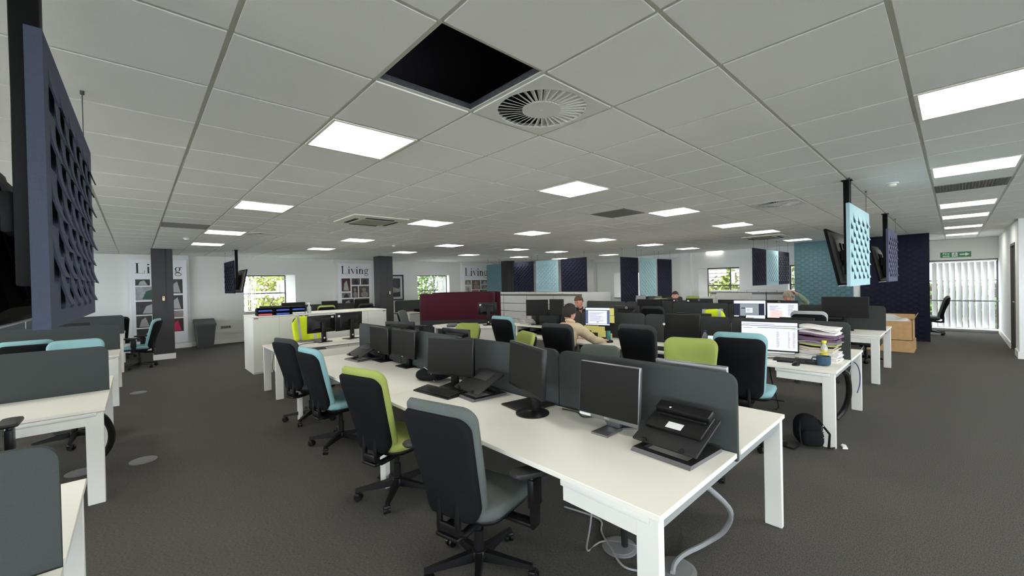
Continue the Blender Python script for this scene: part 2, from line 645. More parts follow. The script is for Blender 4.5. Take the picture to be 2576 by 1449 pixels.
def ceiling_light(i, j, label, group, louvre=False):
    cx, cy = tile_c(i, j)
    t = thing('ceiling_light', label, 'ceiling light', (cx, cy, CEIL), 0, group)
    h = 0.289
    f = MB()
    for a in ((-h, h, -h, -h + 0.018), (-h, h, h - 0.018, h), (-h, -h + 0.018, -h + 0.018, h - 0.018), (h - 0.018, h, -h + 0.018, h - 0.018)):
        f.box(*a, -0.004, 0.012)
    f.build('frame', M_LFRAME, t)
    d = MB()
    k = h - 0.018
    if louvre:
        d.box(-k, -0.13, -k, k, 0.002, 0.008)
        d.box(0.13, k, -k, k, 0.002, 0.008)
        d.build('diffuser', M_LED, t)
        MB().box(-0.13, 0.13, -k, k, 0.003, 0.008).build('reflector', M_LED_WARM, t)
    else:
        d.box(-k, k, -k, k, 0.002, 0.008)
        d.build('diffuser', M_LED, t)
    return t


ROWN = {2: 'nearest', 7: 'second', 12: 'third', 16: 'farthest'}
LOUV = {(0, 7), (4, 7), (12, 2), (12, 12)}
for j in (2, 7, 12, 16):
    row = [q for q in LIGHTS if q[1] == j]
    for k, (i, _) in enumerate(row):
        extra = ' with a warm strip' if (i, j) in LOUV else ''
        where = {2: 'nearest row', 7: 'second row back', 12: 'third row back', 16: 'farthest row'}[j]
        ceiling_light(i, j, 'square ceiling light panel%s, %s from left in the %s' % (extra, ORD[k], where), 'square ceiling light panels over the desks', (i, j) in LOUV)
for k, (i, j) in enumerate(CORRIDOR_LIGHTS):
    ceiling_light(i, j, 'ceiling light panel over the right-hand corridor, %s from the camera' % ORD[k], 'ceiling light panels along the corridor')
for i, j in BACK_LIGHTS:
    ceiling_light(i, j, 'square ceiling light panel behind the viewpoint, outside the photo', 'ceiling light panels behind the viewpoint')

# swirl diffusers: a plate with radial vanes
M_VENT = mat('vent_plate', (226, 226, 222), rough=0.5)
M_VENTDARK = mat('vent_throat', (30, 31, 33), rough=0.9)


def swirl(i, j, label):
    cx, cy = tile_c(i, j)
    t = thing('swirl_diffuser', label, 'air vent', (cx, cy, CEIL), 0, 'round swirl air diffusers')
    h, n, R0, R1 = 0.289, 48, 0.115, 0.262
    b = MB()
    ring = [(R1 * math.cos(2 * PI * k / n), R1 * math.sin(2 * PI * k / n), -0.003) for k in range(n)]
    sq = []
    for k in range(n):
        a = 2 * PI * k / n
        s = h / max(abs(math.cos(a)), abs(math.sin(a)))
        sq.append((s * math.cos(a), s * math.sin(a), -0.003))
    fs = [(k, (k + 1) % n, n + (k + 1) % n, n + k) for k in range(n)]
    b.add(ring + sq, fs)
    b.add([(-h, -h, -0.003), (h, -h, -0.003), (h, h, -0.003), (-h, h, -0.003), (-h, -h, 0.012), (h, -h, 0.012), (h, h, 0.012), (-h, h, 0.012)],
          [(0, 1, 5, 4), (1, 2, 6, 5), (2, 3, 7, 6), (3, 0, 4, 7)])
    b.add(ring + [(x, y, 0.02) for x, y, z in ring], [(k, (k + 1) % n, n + (k + 1) % n, n + k) for k in range(n)], 0, True)
    b.build('plate', M_VENT, t)
    MB().cyl((0, 0, 0.03), (0, 0, 0.034), 0.27, n=40).build('throat', M_VENTDARK, t)
    hub = MB()
    hub.cyl((0, 0, -0.004), (0, 0, 0.004), R0, n=40)
    hub.cyl((0, 0, -0.007), (0, 0, -0.004), 0.008, n=10)
    hub.build('hub', M_VENT, t)
    v = MB()
    nv = 36
    for k in range(nv):
        a = 2 * PI * k / nv
        T = Matrix.Rotation(a, 4, 'Z')
        wi, wo = 0.0085, 0.0195
        v.add([(R0 - 0.003, -wi, 0.003), (R0 - 0.003, wi, -0.004), (R1, wo, -0.003), (R1, -wo * 0.75, 0.022)], [(0, 1, 2, 3)], 0, False, T)
    o = v.build('vanes', M_VENT, t)
    md = o.modifiers.new('thickness', 'SOLIDIFY')
    md.thickness = 0.0015
    return t


swirl(1, 0, 'large round swirl air diffuser beside the open ceiling hole')
swirl(1, 12, 'round swirl air diffuser beside a light panel over the left aisle')
swirl(9, 0, 'round swirl air diffuser above the right-hand desks, near the hanging pale blue panel')

M_DARKTILE = mat('grey_grille_tile', (132, 130, 126), rough=0.8, noise=0.1, nscale=120)
for (i, j), lab in zip(DARK_TILES, ['dark grey ceiling grille tile in the middle of the ceiling', 'dark grey ceiling grille tile above the left aisle', 'dark grey grille tile between corridor light panels']):
    cx, cy = tile_c(i, j)
    h = 0.289
    b = MB().box(-h, h, -h, h, 0.0, 0.01)
    for k in range(22):
        y = -h + 0.02 + k * (2 * h - 0.04) / 21
        b.box(-h + 0.02, h - 0.02, y - 0.004, y + 0.004, -0.004, 0.0)
    o = b.build('ceiling_grille', M_DARKTILE, None, (cx, cy, CEIL))
    tag(o, lab, 'ceiling grille', 'grey ceiling grilles')


def cassette(x, y, label):
    t = thing('air_conditioning_cassette', label, 'air conditioner', (x, y, CEIL), 0, 'ceiling air conditioning cassettes')
    h = 0.42
    m_c = mat('cassette_plastic', (222, 219, 205), rough=0.5)
    b = MB()
    pr = [(h, 0.0), (h, -0.015), (h - 0.1, -0.032), (0.24, -0.036)]
    vs = []
    for s, z in pr:
        vs += [(-s, -s, z), (s, -s, z), (s, s, z), (-s, s, z)]
    fs = []
    for k in range(len(pr) - 1):
        for q in range(4):
            fs.append((k * 4 + q, k * 4 + 4 + q, k * 4 + 4 + (q + 1) % 4, k * 4 + (q + 1) % 4))
    fs.append((12, 15, 14, 13))
    b.add(vs, fs)
    b.build('fascia', m_c, t)
    g = MB().box(-0.23, 0.23, -0.23, 0.23, -0.042, -0.036)
    for k in range(14):
        yy = -0.21 + k * 0.42 / 13
        g.box(-0.21, 0.21, yy - 0.005, yy + 0.005, -0.045, -0.042)
    g.build('intake_grille', mat('intake_grille_grey', (150, 148, 132), rough=0.7), t)
    for k in range(4):
        T = Matrix.Rotation(k * PI / 2, 4, 'Z')
        MB().box(-0.22, 0.22, 0.285, 0.335, -0.038, -0.030, 0, T).build('outlet_slot', M_VENTDARK, t)
    return t


cassette(2.70, 6.10, 'cream air conditioning cassette between two light panels, left of the middle')
cassette(11.45, 3.15, 'cream air conditioning cassette in the far right ceiling')

M_DET = mat('detector_white', (228, 228, 224), rough=0.4)


def detector(x, y, label):
    t = thing('smoke_detector', label, 'smoke detector', (x, y, CEIL), 0, 'ceiling smoke detectors')
    MB().lathe([(0.055, 0.0), (0.055, -0.012), (0.045, -0.016)], n=20).build('base', M_DET, t)
    MB().lathe([(0.038, -0.016), (0.038, -0.035), (0.02, -0.045), (0.004, -0.046)], n=20).build('head', M_DET, t)
    return t


detector(6.21, 0.46, 'white smoke detector on the ceiling right of the hanging pale blue panel')
detector(0.75, 10.1, 'white smoke detector on the ceiling over the left aisle')
detector(4.75, 9.45, 'white smoke detector on the ceiling above the maroon booth')
# ---------------------------------------------------------------- desks and desk screens
M_DESK = mat('white_melamine', (233, 231, 221), rough=0.45, spec=0.4)
M_DESKLEG = mat('white_powder_coat', (226, 226, 219), rough=0.5)
M_SCREENF = mat('screen_fabric_grey', (66, 71, 70), rough=1.0, spec=0.1, noise=0.1, nscale=300, bump=0.2, bscale=500)
M_SCREEND = mat('screen_fabric_dark', (66, 69, 68), rough=1.0, spec=0.1, noise=0.1, nscale=300)
M_GREYSTEEL = mat('grey_steel_beam', (150, 152, 150), rough=0.5)
DZ = 0.735                     # desk top height


def drawer(b, lip, x0, side, s=1):
    """pencil drawer under a worktop front edge; local bench frame: length along y, front on -x"""
    y0, y1 = x0, x0 + 0.42
    f = side * s
    xa, xb = sorted((f * 0.815, f * 0.45))
    b.box(xa, xb, y0, y1, DZ - 0.125, DZ - 0.03)
    xa, xb = sorted((f * 0.824, f * 0.812))
    lip.rbox(xa, xb, y0 - 0.02, y1 + 0.012, DZ - 0.058, DZ - 0.027, 0.006)


def bench(label, loc, rz, n, double=True, u=1.2, group='white bench desks', drawers=((0, -1),)):
    """bench desk, origin at the floor below the near end of its centre line, length along +y"""
    t = thing('bench_desk', label, 'desk', loc, rz, group)
    L = n * u
    sides = (-1, 1) if double else (-1,)
    for s in sides:
        for k in range(n):
            xa, xb = sorted((s * 0.83, s * 0.03))
            MB().rbox(xa, xb, k * u + 0.001, (k + 1) * u - 0.001, DZ - 0.025, DZ, 0.002, seg=1).build('worktop', M_DESK, t)
    for s in sides:
        for k in range(0, n + 1):
            if k not in (0, n) and k % 2:
                continue
            y0 = k * u
            y0 = 0.012 if k == 0 else (L - 0.112 if k == n else y0 - 0.05)
            xa, xb = sorted((s * 0.818, s * 0.778))
            MB().rbox(xa, xb, y0, y0 + 0.1, 0.0, DZ - 0.026, 0.004, seg=1).build('leg', M_DESKLEG, t)
    b = MB()
    w0 = -0.79
    w1 = 0.79 if double else -0.05
    for y in (0.02, L - 0.06):
        b.box(w0, w1, y, y + 0.04, DZ - 0.075, DZ - 0.026)
    for x in ([-0.45, 0.45] if double else [-0.3]):
        b.box(x - 0.02, x + 0.02, 0.06, L - 0.06, DZ - 0.07, DZ - 0.026)
    b.build('crossbeam', M_GREYSTEEL, t)
    for k, s in drawers:
        d, lp = MB(), MB()
        drawer(d, lp, k * u + 0.07, s)
        o = d.build('pencil_drawer', M_DESKLEG, t)
        lp.build('drawer_lip', M_DESKLEG, o)
    return t


def desk_screen(label, bx, by, rz, k, u=1.2, m=None, x=0.0):
    """fabric screen standing in the gap of a bench (bench origin bx,by), k-th place along it"""
    T = Matrix.Translation((x, (k + 0.5) * u, 0))
    b = MB()
    pts = rrect(u - 0.012, 0.45, 0.06, 6, top_only=True)
    b.prism([(a, c + 0.225 + 0.685) for a, c in pts], -0.014, 0.014, 'x', T=T)
    o = b.build('desk_screen', m or M_SCREENF, None, (bx, by, 0), rz)
    bv = o.modifiers.new('soft_edge', 'BEVEL')
    bv.width = 0.006
    bv.segments = 2
    bv.limit_method = 'ANGLE'
    return tag(o, label, 'desk screen', 'grey fabric desk screens')


# three long double benches across the middle of the room (length along y)
B1 = (2.26, 0.755)
B2 = (5.63, 0.755)
B3 = (8.98, 0.755)
bench('long white bench desk nearest the camera with a laptop dock on its near end', (B1[0], B1[1], 0), 0, 4, drawers=((0, -1), (2, -1), (1, -1), (3, -1)))
bench('white bench desk with the tall paper pile and the blue mug on its end', (B2[0], B2[1], 0), 0, 4, drawers=((0, -1), (1, -1)))
bench('white bench desk beside the cardboard box and the navy floor panel', (B3[0], B3[1], 0), 0, 5, drawers=((0, -1),))
SL = ['nearest end', 'second place from the near end', 'third place from the near end', 'farthest place', 'farthest place of all']
for nm, B, n, m in (('the nearest bench desk', B1, 4, M_SCREENF), ('the paper pile bench', B2, 4, M_SCREEND), ('the bench beside the cardboard box', B3, 5, M_SCREEND)):
    for k in range(n):
        desk_screen('grey fabric screen on %s, %s' % (nm, SL[k]), B[0], B[1], 0, k, m=m)

# left-hand benches, length along -x, ends at x = -0.19
for k, (y, lab) in enumerate([(2.0, 'bottom left corner, nearest the camera'), (5.30, 'left edge behind the black armrest'), (8.95, 'left side, third back from the camera'), (12.3, 'left side, beside the light blue chair and pillar')]):
    n = 3
    bench('white bench desk on the ' + lab if k < 2 else 'white bench desk, ' + lab, (-0.19, y, 0), PI / 2, n, u=1.4, drawers=((0, -1),) if k < 3 else ())
    for q in range(2 if k else 1):
        desk_screen('grey fabric screen on the %s, %s' % (['left bench desk in the bottom corner', 'left bench desk behind the armrest', 'third left bench desk', 'left bench desk beside the pillar'][k], ['aisle end', 'second from the aisle'][q]),
                    -0.19, y, PI / 2, q, u=1.4)

# ---------------------------------------------------------------- office chairs
M_BLK = mat('black_fabric', (26, 27, 29), rough=1.0, spec=0.1, noise=0.15, nscale=250)
M_BPL = mat('black_plastic', (17, 17, 18), rough=0.42, spec=0.35)
M_BPL2 = mat('black_armpad', (34, 34, 35), rough=0.55)
M_GREYF = mat('chair_fabric_grey', (86, 93, 90), rough=1.0, noise=0.08, nscale=300, bump=0.2, bscale=400)
M_DARKF = mat('chair_fabric_charcoal', (50, 53, 53), rough=1.0, noise=0.08, nscale=300)
M_LBLUE = mat('chair_fabric_light_blue', (128, 168, 172), rough=1.0, noise=0.06, nscale=300, bump=0.2, bscale=400)
M_LIME = mat('chair_fabric_lime', (150, 162, 84), rough=1.0, noise=0.08, nscale=300, bump=0.2, bscale=400)
M_CHROME = mat('dull_chrome', (170, 170, 172), rough=0.3, metal=1.0)


def make_chair(label, fabric, arms, loc, rz, group, pad_turn=0.0, ax=0.30, pl=0.26):
    """task chair facing +y, origin on the floor under its column"""
    t = thing('office_chair', label, 'office chair', loc, rz, group)
    seat = MB()

    def dseat(q):
        a, b, c = q
        z = 0.452 + c
        z -= 0.035 * max(0, (b - 0.12) / 0.12) ** 2          # waterfall front
        z += 0.012 * (a / 0.24) ** 2 - 0.012
        return (a, b + 0.03, z)
    seat.pillow(rrect(0.49, 0.47, 0.11, 6), 0.085, 6, 4.0, dseat)
    seat.build('seat', fabric, t, angle=80)
    pan = MB()
    pan.pillow(rrect(0.45, 0.43, 0.1, 6), 0.05, 5, 5.0, lambda q: (q[0], q[1] + 0.03, 0.405 + q[2]))
    pan.rbox(-0.09, 0.09, -0.12, 0.12, 0.335, 0.40, 0.02)
    pan.cyl((0.09, 0.02, 0.365), (0.27, 0.05, 0.365), 0.007, n=8)
    pan.rbox(0.25, 0.32, 0.035, 0.06, 0.357, 0.374, 0.006)
    pan.build('seat_pan', M_BPL, t)

    def dback(off):
        def f(q):
            a, b, c = q
            h = (b + 0.30) / 0.60                             # 0 bottom .. 1 top
            y = -0.195 - 0.155 * h - 0.035 * math.sin(PI * h) * 0.0 + 0.03 * math.sin(PI * min(1, h * 1.5))
            y += 0.05 * (a / 0.23) ** 2                       # wraps round the sitter
            y += c + off
            return (a, y, 0.745 + b)
        return f
    out = [(px, py - 0.015) for px, py in rrect(0.475, 0.63, 0.085, 7, taper=0.78)]
    bc = MB()
    bc.pillow(out, 0.088, 6, 3.2, dback(0.0))
    bc.build('back_cushion', fabric, t, angle=80)
    sh = MB()
    sh.pillow([(x * 0.95, y * 0.925 - 0.026) for x, y in out], 0.055, 6, 5.0, dback(-0.040))
    sh.build('back_shell', M_BLK, t, angle=80)
    sp = MB()
    for x in (-0.062, 0.062):
        sp.tube([(x, 0.02, 0.36), (x, -0.12, 0.335), (x, -0.20, 0.33), (x, -0.245, 0.36), (x, -0.245, 0.43), (x, -0.24, 0.52)], 0.017, 8, flat=1.3)
    sp.rbox(-0.078, 0.078, -0.268, -0.20, 0.318, 0.342, 0.01)
    sp.rbox(-0.075, 0.075, -0.262, -0.240, 0.345, 0.40, 0.01)
    sp.build('back_support', M_BPL, t)
    col = MB()
    col.cyl((0, 0, 0.06), (0, 0, 0.24), 0.028, n=16)
    col.cyl((0, 0, 0.24), (0, 0, 0.34), 0.018, n=14)
    col.build('gas_column', M_BPL, t)
    base = MB()
    base.lathe([(0.045, 0.075), (0.05, 0.10), (0.04, 0.125), (0.03, 0.13)], n=18)
    for k in range(5):
        T = Matrix.Rotation(2 * PI * k / 5 + 0.3, 4, 'Z')
        vs = [(0.03, -0.024, 0.07), (0.03, 0.024, 0.07), (0.03, 0.02, 0.125), (0.03, -0.02, 0.125),
              (0.31, -0.014, 0.066), (0.31, 0.014, 0.066), (0.31, 0.011, 0.088), (0.31, -0.011, 0.088)]
        base.add(vs, [(0, 1, 2, 3), (7, 6, 5, 4), (0, 4, 5, 1), (1, 5, 6, 2), (2, 6, 7, 3), (3, 7, 4, 0)], 0, False, T)
    bo = base.build('star_base', M_BPL, t)
    for k in range(5):
        a = 2 * PI * k / 5 + 0.3
        T = Matrix.Translation((0.30 * math.cos(a), 0.30 * math.sin(a), 0)) @ Matrix.Rotation(a + 0.9 * k, 4, 'Z')
        c = MB()
        for s in (-1, 1):
            c.cyl((0.015, s * 0.006, 0.029), (0.015, s * 0.024, 0.029), 0.028, n=14, T=T)
        c.rbox(-0.012, 0.03, -0.027, 0.027, 0.032, 0.062, 0.01, T=T)
        c.cyl((0, 0, 0.05), (0, 0, 0.075), 0.007, n=8, T=T)
        c.build('caster', M_BPL, bo)
    if arms:
        for s in (-1, 1):
            a = MB()
            a.rbox(s * ax - 0.013, s * ax + 0.013, -0.03, 0.045, 0.36, 0.64, 0.01)
            a.rbox(min(s * 0.12, s * (ax + 0.01)), max(s * 0.12, s * (ax + 0.01)), -0.025, 0.04, 0.365, 0.385, 0.006)
            a.rbox(s * ax - 0.02, s * ax + 0.02, -0.038, 0.053, 0.47, 0.62, 0.01)
            ao = a.build('armrest', M_BPL, t)
            p = MB()
            p.pillow(rrect(0.10, pl, 0.04, 5), 0.035, 4, 4.0, (lambda q, s=s: (s * ax + 0.5 * pad_turn * s * 0.08 + q[0] * math.cos(pad_turn) + q[1] * math.sin(pad_turn),
                                                                            0.03 - q[0] * math.sin(pad_turn) + q[1] * math.cos(pad_turn), 0.655 + q[2])))
            p.build('arm_pad', M_BPL2, ao)
    return t


CG = 'office chairs at the desks'
R = math.radians
CH = {}
CH['grey'] = make_chair('grey office chair with raised black armrests, nearest the camera', M_GREYF, True, (1.40, 1.84, 0), R(14 - 90), CG, pad_turn=0.65, ax=0.37, pl=0.335)
CH['lime'] = make_chair('lime green office chair with black back, behind the nearest grey chair', M_LIME, False, (1.48, 2.98, 0), R(14 - 90), CG)
CH['blue'] = make_chair('light blue office chair with black back, third along the nearest bench desk', M_LBLUE, False, (1.55, 4.36, 0), R(6 - 90), CG)
CH['dark'] = make_chair('charcoal office chair at the far end of the nearest bench desk', M_DARKF, False, (1.58, 5.45, 0), R(14 - 90), CG)
CH['bluearm'] = make_chair('light blue office chair with black arms beside the charcoal pillar', M_LBLUE, True, (0.03, 11.9, 0), R(165 - 90), CG)


def chair(kind, x, y, deg, label):
    return dup(CH[kind], (x, y, 0), R(deg - 90), label)
# ---------------------------------------------------------------- monitors
M_MONB = mat('monitor_black', (14, 14, 15), rough=0.4, spec=0.3)
M_MONS = mat('monitor_silver', (132, 132, 134), rough=0.35, metal=0.7)
M_SCREEN = mat('dark_display', (37, 37, 35), rough=0.5, spec=0.06)
M_LOGO = mat('logo_silver', (205, 205, 205), rough=0.3)
M_STICK = mat('white_sticker', (225, 225, 225), rough=0.6)
UI = dict(white=emis('display_white', (236, 238, 255), 0.95), grey=emis('display_grey', (150, 160, 165), 0.9), dark=emis('display_dark', (52, 58, 74), 0.8),
          blue=emis('display_blue', (96, 112, 150), 0.9), text=emis('display_text', (140, 142, 160), 0.9), green=emis('display_green', (140, 160, 120), 0.9),
          pink=emis('display_pink', (250, 215, 210), 0.95), cyan=emis('display_cyan', (205, 228, 250), 0.95), link=emis('display_link', (60, 120, 190), 0.9))
UIK = list(UI.keys())


def ui_mesh(rects, w, h, z0, y):
    """display image: rectangles (x0,x1,y0,y1 in 0..1, colour) stacked a hair apart"""
    b = MB()
    for k, (a, c, e, f, col) in enumerate(rects):
        yy = y + 0.00025 * k
        x0, x1 = w / 2 - a * w, w / 2 - c * w                 # seen from the front (+y side), x runs right to left
        b.add([(x0, yy, z0 + e * h), (x1, yy, z0 + e * h), (x1, yy, z0 + f * h), (x0, yy, z0 + f * h)], [(0, 1, 2, 3)], UIK.index(col))
    return b


def lines(x0, x1, y0, y1, n, col='text', seed=1):
    rn = random.Random(seed)
    out = []
    for k in range(n):
        y = y1 - (y1 - y0) * (k + 0.5) / n
        t = (y1 - y0) / n * 0.16
        out.append((x0, x0 + (x1 - x0) * (0.45 + 0.55 * rn.random()), y - t, y + t, col))
    return out


UI_SHEET = [(0, 1, 0, 1, 'white'), (0, 1, 0.86, 0.875, 'dark'), (0.02, 0.6, 0.92, 0.935, 'text'), (0.30, 0.97, 0.79, 0.815, 'green'), (0.03, 0.2, 0.77, 0.785, 'text')] + \
    lines(0.64, 0.70, 0.1, 0.68, 16, 'text', 3) + lines(0.84, 0.88, 0.1, 0.68, 16, 'text', 4) + lines(0.92, 0.97, 0.1, 0.68, 16, 'text', 5)
UI_PDF = [(0, 1, 0, 1, 'blue'), (0, 1, 0.88, 1, 'white'), (0.11, 0.89, 0.08, 0.84, 'white'), (0, 1, 0, 0.06, 'white')] + lines(0.17, 0.83, 0.2, 0.76, 13, 'text', 6) + \
    [(0.47, 0.56, 0.16, 0.19, 'dark'), (0.6, 0.82, 0.25, 0.255, 'text'), (0.6, 0.605, 0.25, 0.5, 'text'), (0.815, 0.82, 0.25, 0.5, 'text'), (0.6, 0.82, 0.5, 0.505, 'text')]
UI_WEB = [(0, 1, 0, 1, 'dark'), (0, 1, 0.82, 1, 'white'), (0.2, 0.79, 0.05, 0.8, 'grey'), (0.38, 0.6, 0.25, 0.55, 'white'), (0.24, 0.36, 0.5, 0.56, 'dark'), (0, 0.16, 0, 0.06, 'white'), (0.965, 1, 0, 0.82, 'white')] + lines(0.41, 0.57, 0.3, 0.5, 4, 'text', 8)
UI_DOC = [(0, 1, 0, 1, 'white'), (0.04, 0.6, 0, 0.08, 'pink'), (0.1, 0.5, 0.02, 0.5, 'pink')] + lines(0.08, 0.5, 0.5, 0.85, 6, 'text', 9) + lines(0.68, 0.95, 0.15, 0.9, 9, 'text', 10)
UI_LAP = [(0, 1, 0, 1, 'cyan'), (0, 1, 0.94, 1, 'white'), (0.42, 0.8, 0.68, 0.72, 'link'), (0.26, 0.66, 0.25, 0.29, 'link'), (0.4, 0.62, 0.08, 0.1, 'text')] + lines(0.3, 0.75, 0.35, 0.6, 6, 'text', 11)
UI_BAR = [(0, 1, 0, 1, 'white'), (0.6, 0.65, 0.45, 0.6, 'dark'), (0.7, 0.75, 0.45, 0.6, 'green'), (0.8, 0.83, 0.4, 0.62, 'link'), (0.88, 0.93, 0.45, 0.6, 'dark')] + lines(0.05, 0.55, 0.4, 0.8, 3, 'text', 12)


def monitor(label, x, y, deg, w=0.50, h=0.31, top=0.44, style='black', ui=None, base='rect', tilt=4, z=DZ, logo=None, back_logo=None, sticker=None, group='desktop monitors'):
    """monitor facing the direction deg; top = height of its top edge above the desk"""
    t = thing('computer_monitor', label, 'computer monitor', (x, y, z), R(deg - 90), group)
    zb = top - h
    T = Matrix.Translation((0, 0.0, zb + h / 2)) @ Matrix.Rotation(R(tilt), 4, 'X')
    hs = MB()
    hs.rbox(-w / 2, w / 2, -0.026, 0.006, -h / 2, h / 2, 0.006, T=T)
    hs.add([(-w * 0.36, -0.026, -h * 0.36), (w * 0.36, -0.026, -h * 0.36), (w * 0.36, -0.026, h * 0.34), (-w * 0.36, -0.026, h * 0.34),
            (-w * 0.24, -0.055, -h * 0.24), (w * 0.24, -0.055, -h * 0.24), (w * 0.24, -0.055, h * 0.18), (-w * 0.24, -0.055, h * 0.18)],
           [(4, 5, 6, 7), (0, 1, 5, 4), (1, 2, 6, 5), (2, 3, 7, 6), (3, 0, 4, 7)], 0, False, T)
    ho = hs.build('housing', M_MONS if style == 'silver' else M_MONB, t)
    bz = 0.013 if style == 'black' else 0.009
    lower = 0.02 if style != 'silver' else 0.028
    sw, sh = w - 2 * bz, h - bz - lower
    zc = (lower - bz) / 2
    if ui:
        s = ui_mesh(ui, sw, sh, zc - sh / 2, 0.0068)
        s.v = [T @ p for p in s.v]
        s.build('display', [UI[k] for k in UIK], t)
    else:
        s = MB().box(-sw / 2, sw / 2, 0.006, 0.0066, zc - sh / 2, zc + sh / 2, T=T)
        if style == 'silver':
            s.box(-sw / 2 - 0.004, sw / 2 + 0.004, 0.0058, 0.0064, zc - sh / 2 - 0.006, zc + sh / 2 + 0.004, T=T)
        s.build('display', M_SCREEN, t)
    ms = M_MONS if style == 'silver' else M_MONB
    nk = MB()
    if base == 'vee':
        nk.rbox(-0.045, 0.045, -0.075, -0.045, 0.012, zb + h * 0.55, 0.008)
    elif base == 'arm':
        nk.rbox(-0.035, 0.035, -0.10, -0.062, 0.01, zb + h * 0.62, 0.006)
        nk.rbox(-0.03, 0.03, -0.07, -0.05, zb + h * 0.4, zb + h * 0.6, 0.004)
    else:
        nk.rbox(-0.035, 0.035, -0.085, -0.05, 0.01, zb + h * 0.5, 0.006)
    nko = nk.build('stand_neck', ms, t)
    if base == 'arm':
        MB().cyl((0, -0.101, 0.07), (0, -0.1005, 0.07), 0.014, n=16).build('cable_hole', M_STICK, nko)
    bs = MB()
    if base == 'round':
        bs.lathe([(0.115, 0.0), (0.115, 0.008), (0.10, 0.014), (0.04, 0.02), (0.03, 0.03)], (0, -0.05, 0), n=28)
    elif base == 'vee':
        bs.prism([(-0.055, 0.10), (-0.05, -0.07), (-0.13, -0.15), (-0.10, -0.17), (0, -0.11), (0.10, -0.17), (0.13, -0.15), (0.05, -0.07), (0.055, 0.10)][::-1], 0, 0.012)
    else:
        bs.rbox(-0.115, 0.115, -0.15, 0.04, 0.0, 0.012, 0.004)
    bs.build('stand_base', ms, t)
    if logo:
        text_mesh(logo, 0.016, M_LOGO, ho, T @ Vector((0, 0.0075, -h / 2 + lower * 0.5)), (PI / 2 + R(tilt), 0, PI), 'logo')
    if back_logo == 'ring':
        b = MB()
        n = 20
        b.tube([T @ Vector((0.018 * math.cos(2 * PI * k / n), -0.0275 if h * 0.36 < h * 0.42 else -0.03, h * 0.40 + 0.018 * math.sin(2 * PI * k / n))) for k in range(n + 1)], 0.0022, 6)
        b.build('ring_badge', M_LOGO, ho)
        text_mesh('DELL', 0.011, M_LOGO, ho, T @ Vector((0, -0.0275, h * 0.40)), (PI / 2 + R(tilt), 0, 0), 'logo')
    elif back_logo:
        text_mesh(back_logo, 0.042, M_LOGO, ho, T @ Vector((0, -0.0585, h * 0.02 + h * 0.07)), (PI / 2 + R(tilt), 0, 0), 'logo', (1.5, 0.8), bold=0.001)
    if sticker == 'front':
        MB().box(w / 2 - 0.09, w / 2 - 0.01, 0.0065, 0.0072, -h / 2 + 0.004, -h / 2 + 0.018, T=T).build('label_sticker', M_STICK, ho)
    elif sticker == 'back':
        MB().box(-w / 2 + 0.03, -w / 2 + 0.07, -0.027, -0.0262, -h / 2 + 0.20 * h, -h / 2 + 0.20 * h + 0.03, T=T).build('label_sticker', M_STICK, ho)
    elif sticker == 'backtop':
        MB().box(-w / 2 + 0.03, -w / 2 + 0.075, -0.027, -0.0262, h / 2 - 0.07, h / 2 - 0.035, T=T).build('label_sticker', M_STICK, ho)
    elif sticker == 'backtopr':
        MB().box(w / 2 - 0.075, w / 2 - 0.03, -0.027, -0.0262, h / 2 - 0.05, h / 2 - 0.022, T=T).build('label_sticker', M_STICK, ho)
    return t


# nearest bench, near side
monitor('silver framed square monitor, screen off, beside the laptop dock', 2.05, 1.40, 181, 0.41, 0.335, 0.40, 'silver', base='vee', logo='DELL', sticker='front', tilt=5)
monitor('black monitor turned away, standing on a dark plate on the nearest bench desk', 1.93, 1.98, 160, 0.54, 0.32, 0.475, base='round', tilt=3)
monitor('large black monitor between the keyboard and the grey fabric screen', 1.97, 2.94, 199, 0.49, 0.325, 0.44, base='rect', tilt=2)
monitor('black monitor with a square dark base, second from the nearest bench far end', 2.15, 4.12, 182, 0.50, 0.30, 0.41, base='rect', tilt=2, logo='DELL')
monitor('black monitor with a silver edge, last on the near side of the nearest bench', 2.13, 4.68, 180, 0.50, 0.31, 0.41, base='rect', tilt=0, logo='DELL')
# nearest bench, far side, seen from behind over the screens
monitor('light grey topped monitor peeping over the nearest fabric screen by the bench end', 2.40, 1.06, 0, 0.42, 0.335, 0.405, 'silver', base='vee', tilt=0)
monitor('black monitor back with a silver maker name, behind the fabric screen', 2.66, 3.82, 5, 0.46, 0.30, 0.40, base='rect', back_logo='DELL', tilt=2)
monitor('plain black monitor back behind the far end of the nearest fabric screens', 2.66, 5.15, 28, 0.46, 0.30, 0.41, base='rect', tilt=2)
# bench with the paper pile, near side
monitor('large lit monitor showing a white spreadsheet, behind the light blue chair', 5.22, 1.42, 190, 0.56, 0.34, 0.41, ui=UI_SHEET, base='rect', tilt=3)
monitor('dark monitor with a webcam dangling in front of its screen', 5.10, 2.36, 183, 0.46, 0.345, 0.46, base='rect', tilt=2, logo='DELL')
monitor('lit monitor showing a drawing, edged with yellow sticky notes', 5.32, 3.80, 195, 0.42, 0.30, 0.50, ui=UI_PDF, base='rect', tilt=2)
RISER_Z = 0.875
monitor('dark monitor on the white riser shelf beside stacked papers', 5.33, 5.12, 220, 0.40, 0.29, 0.46, base='rect', tilt=2, z=RISER_Z)
monitor('dark monitor turned sideways behind the head of the beige shirted person', 5.42, 4.74, 190, 0.28, 0.29, 0.47, base='rect', tilt=2, z=RISER_Z)
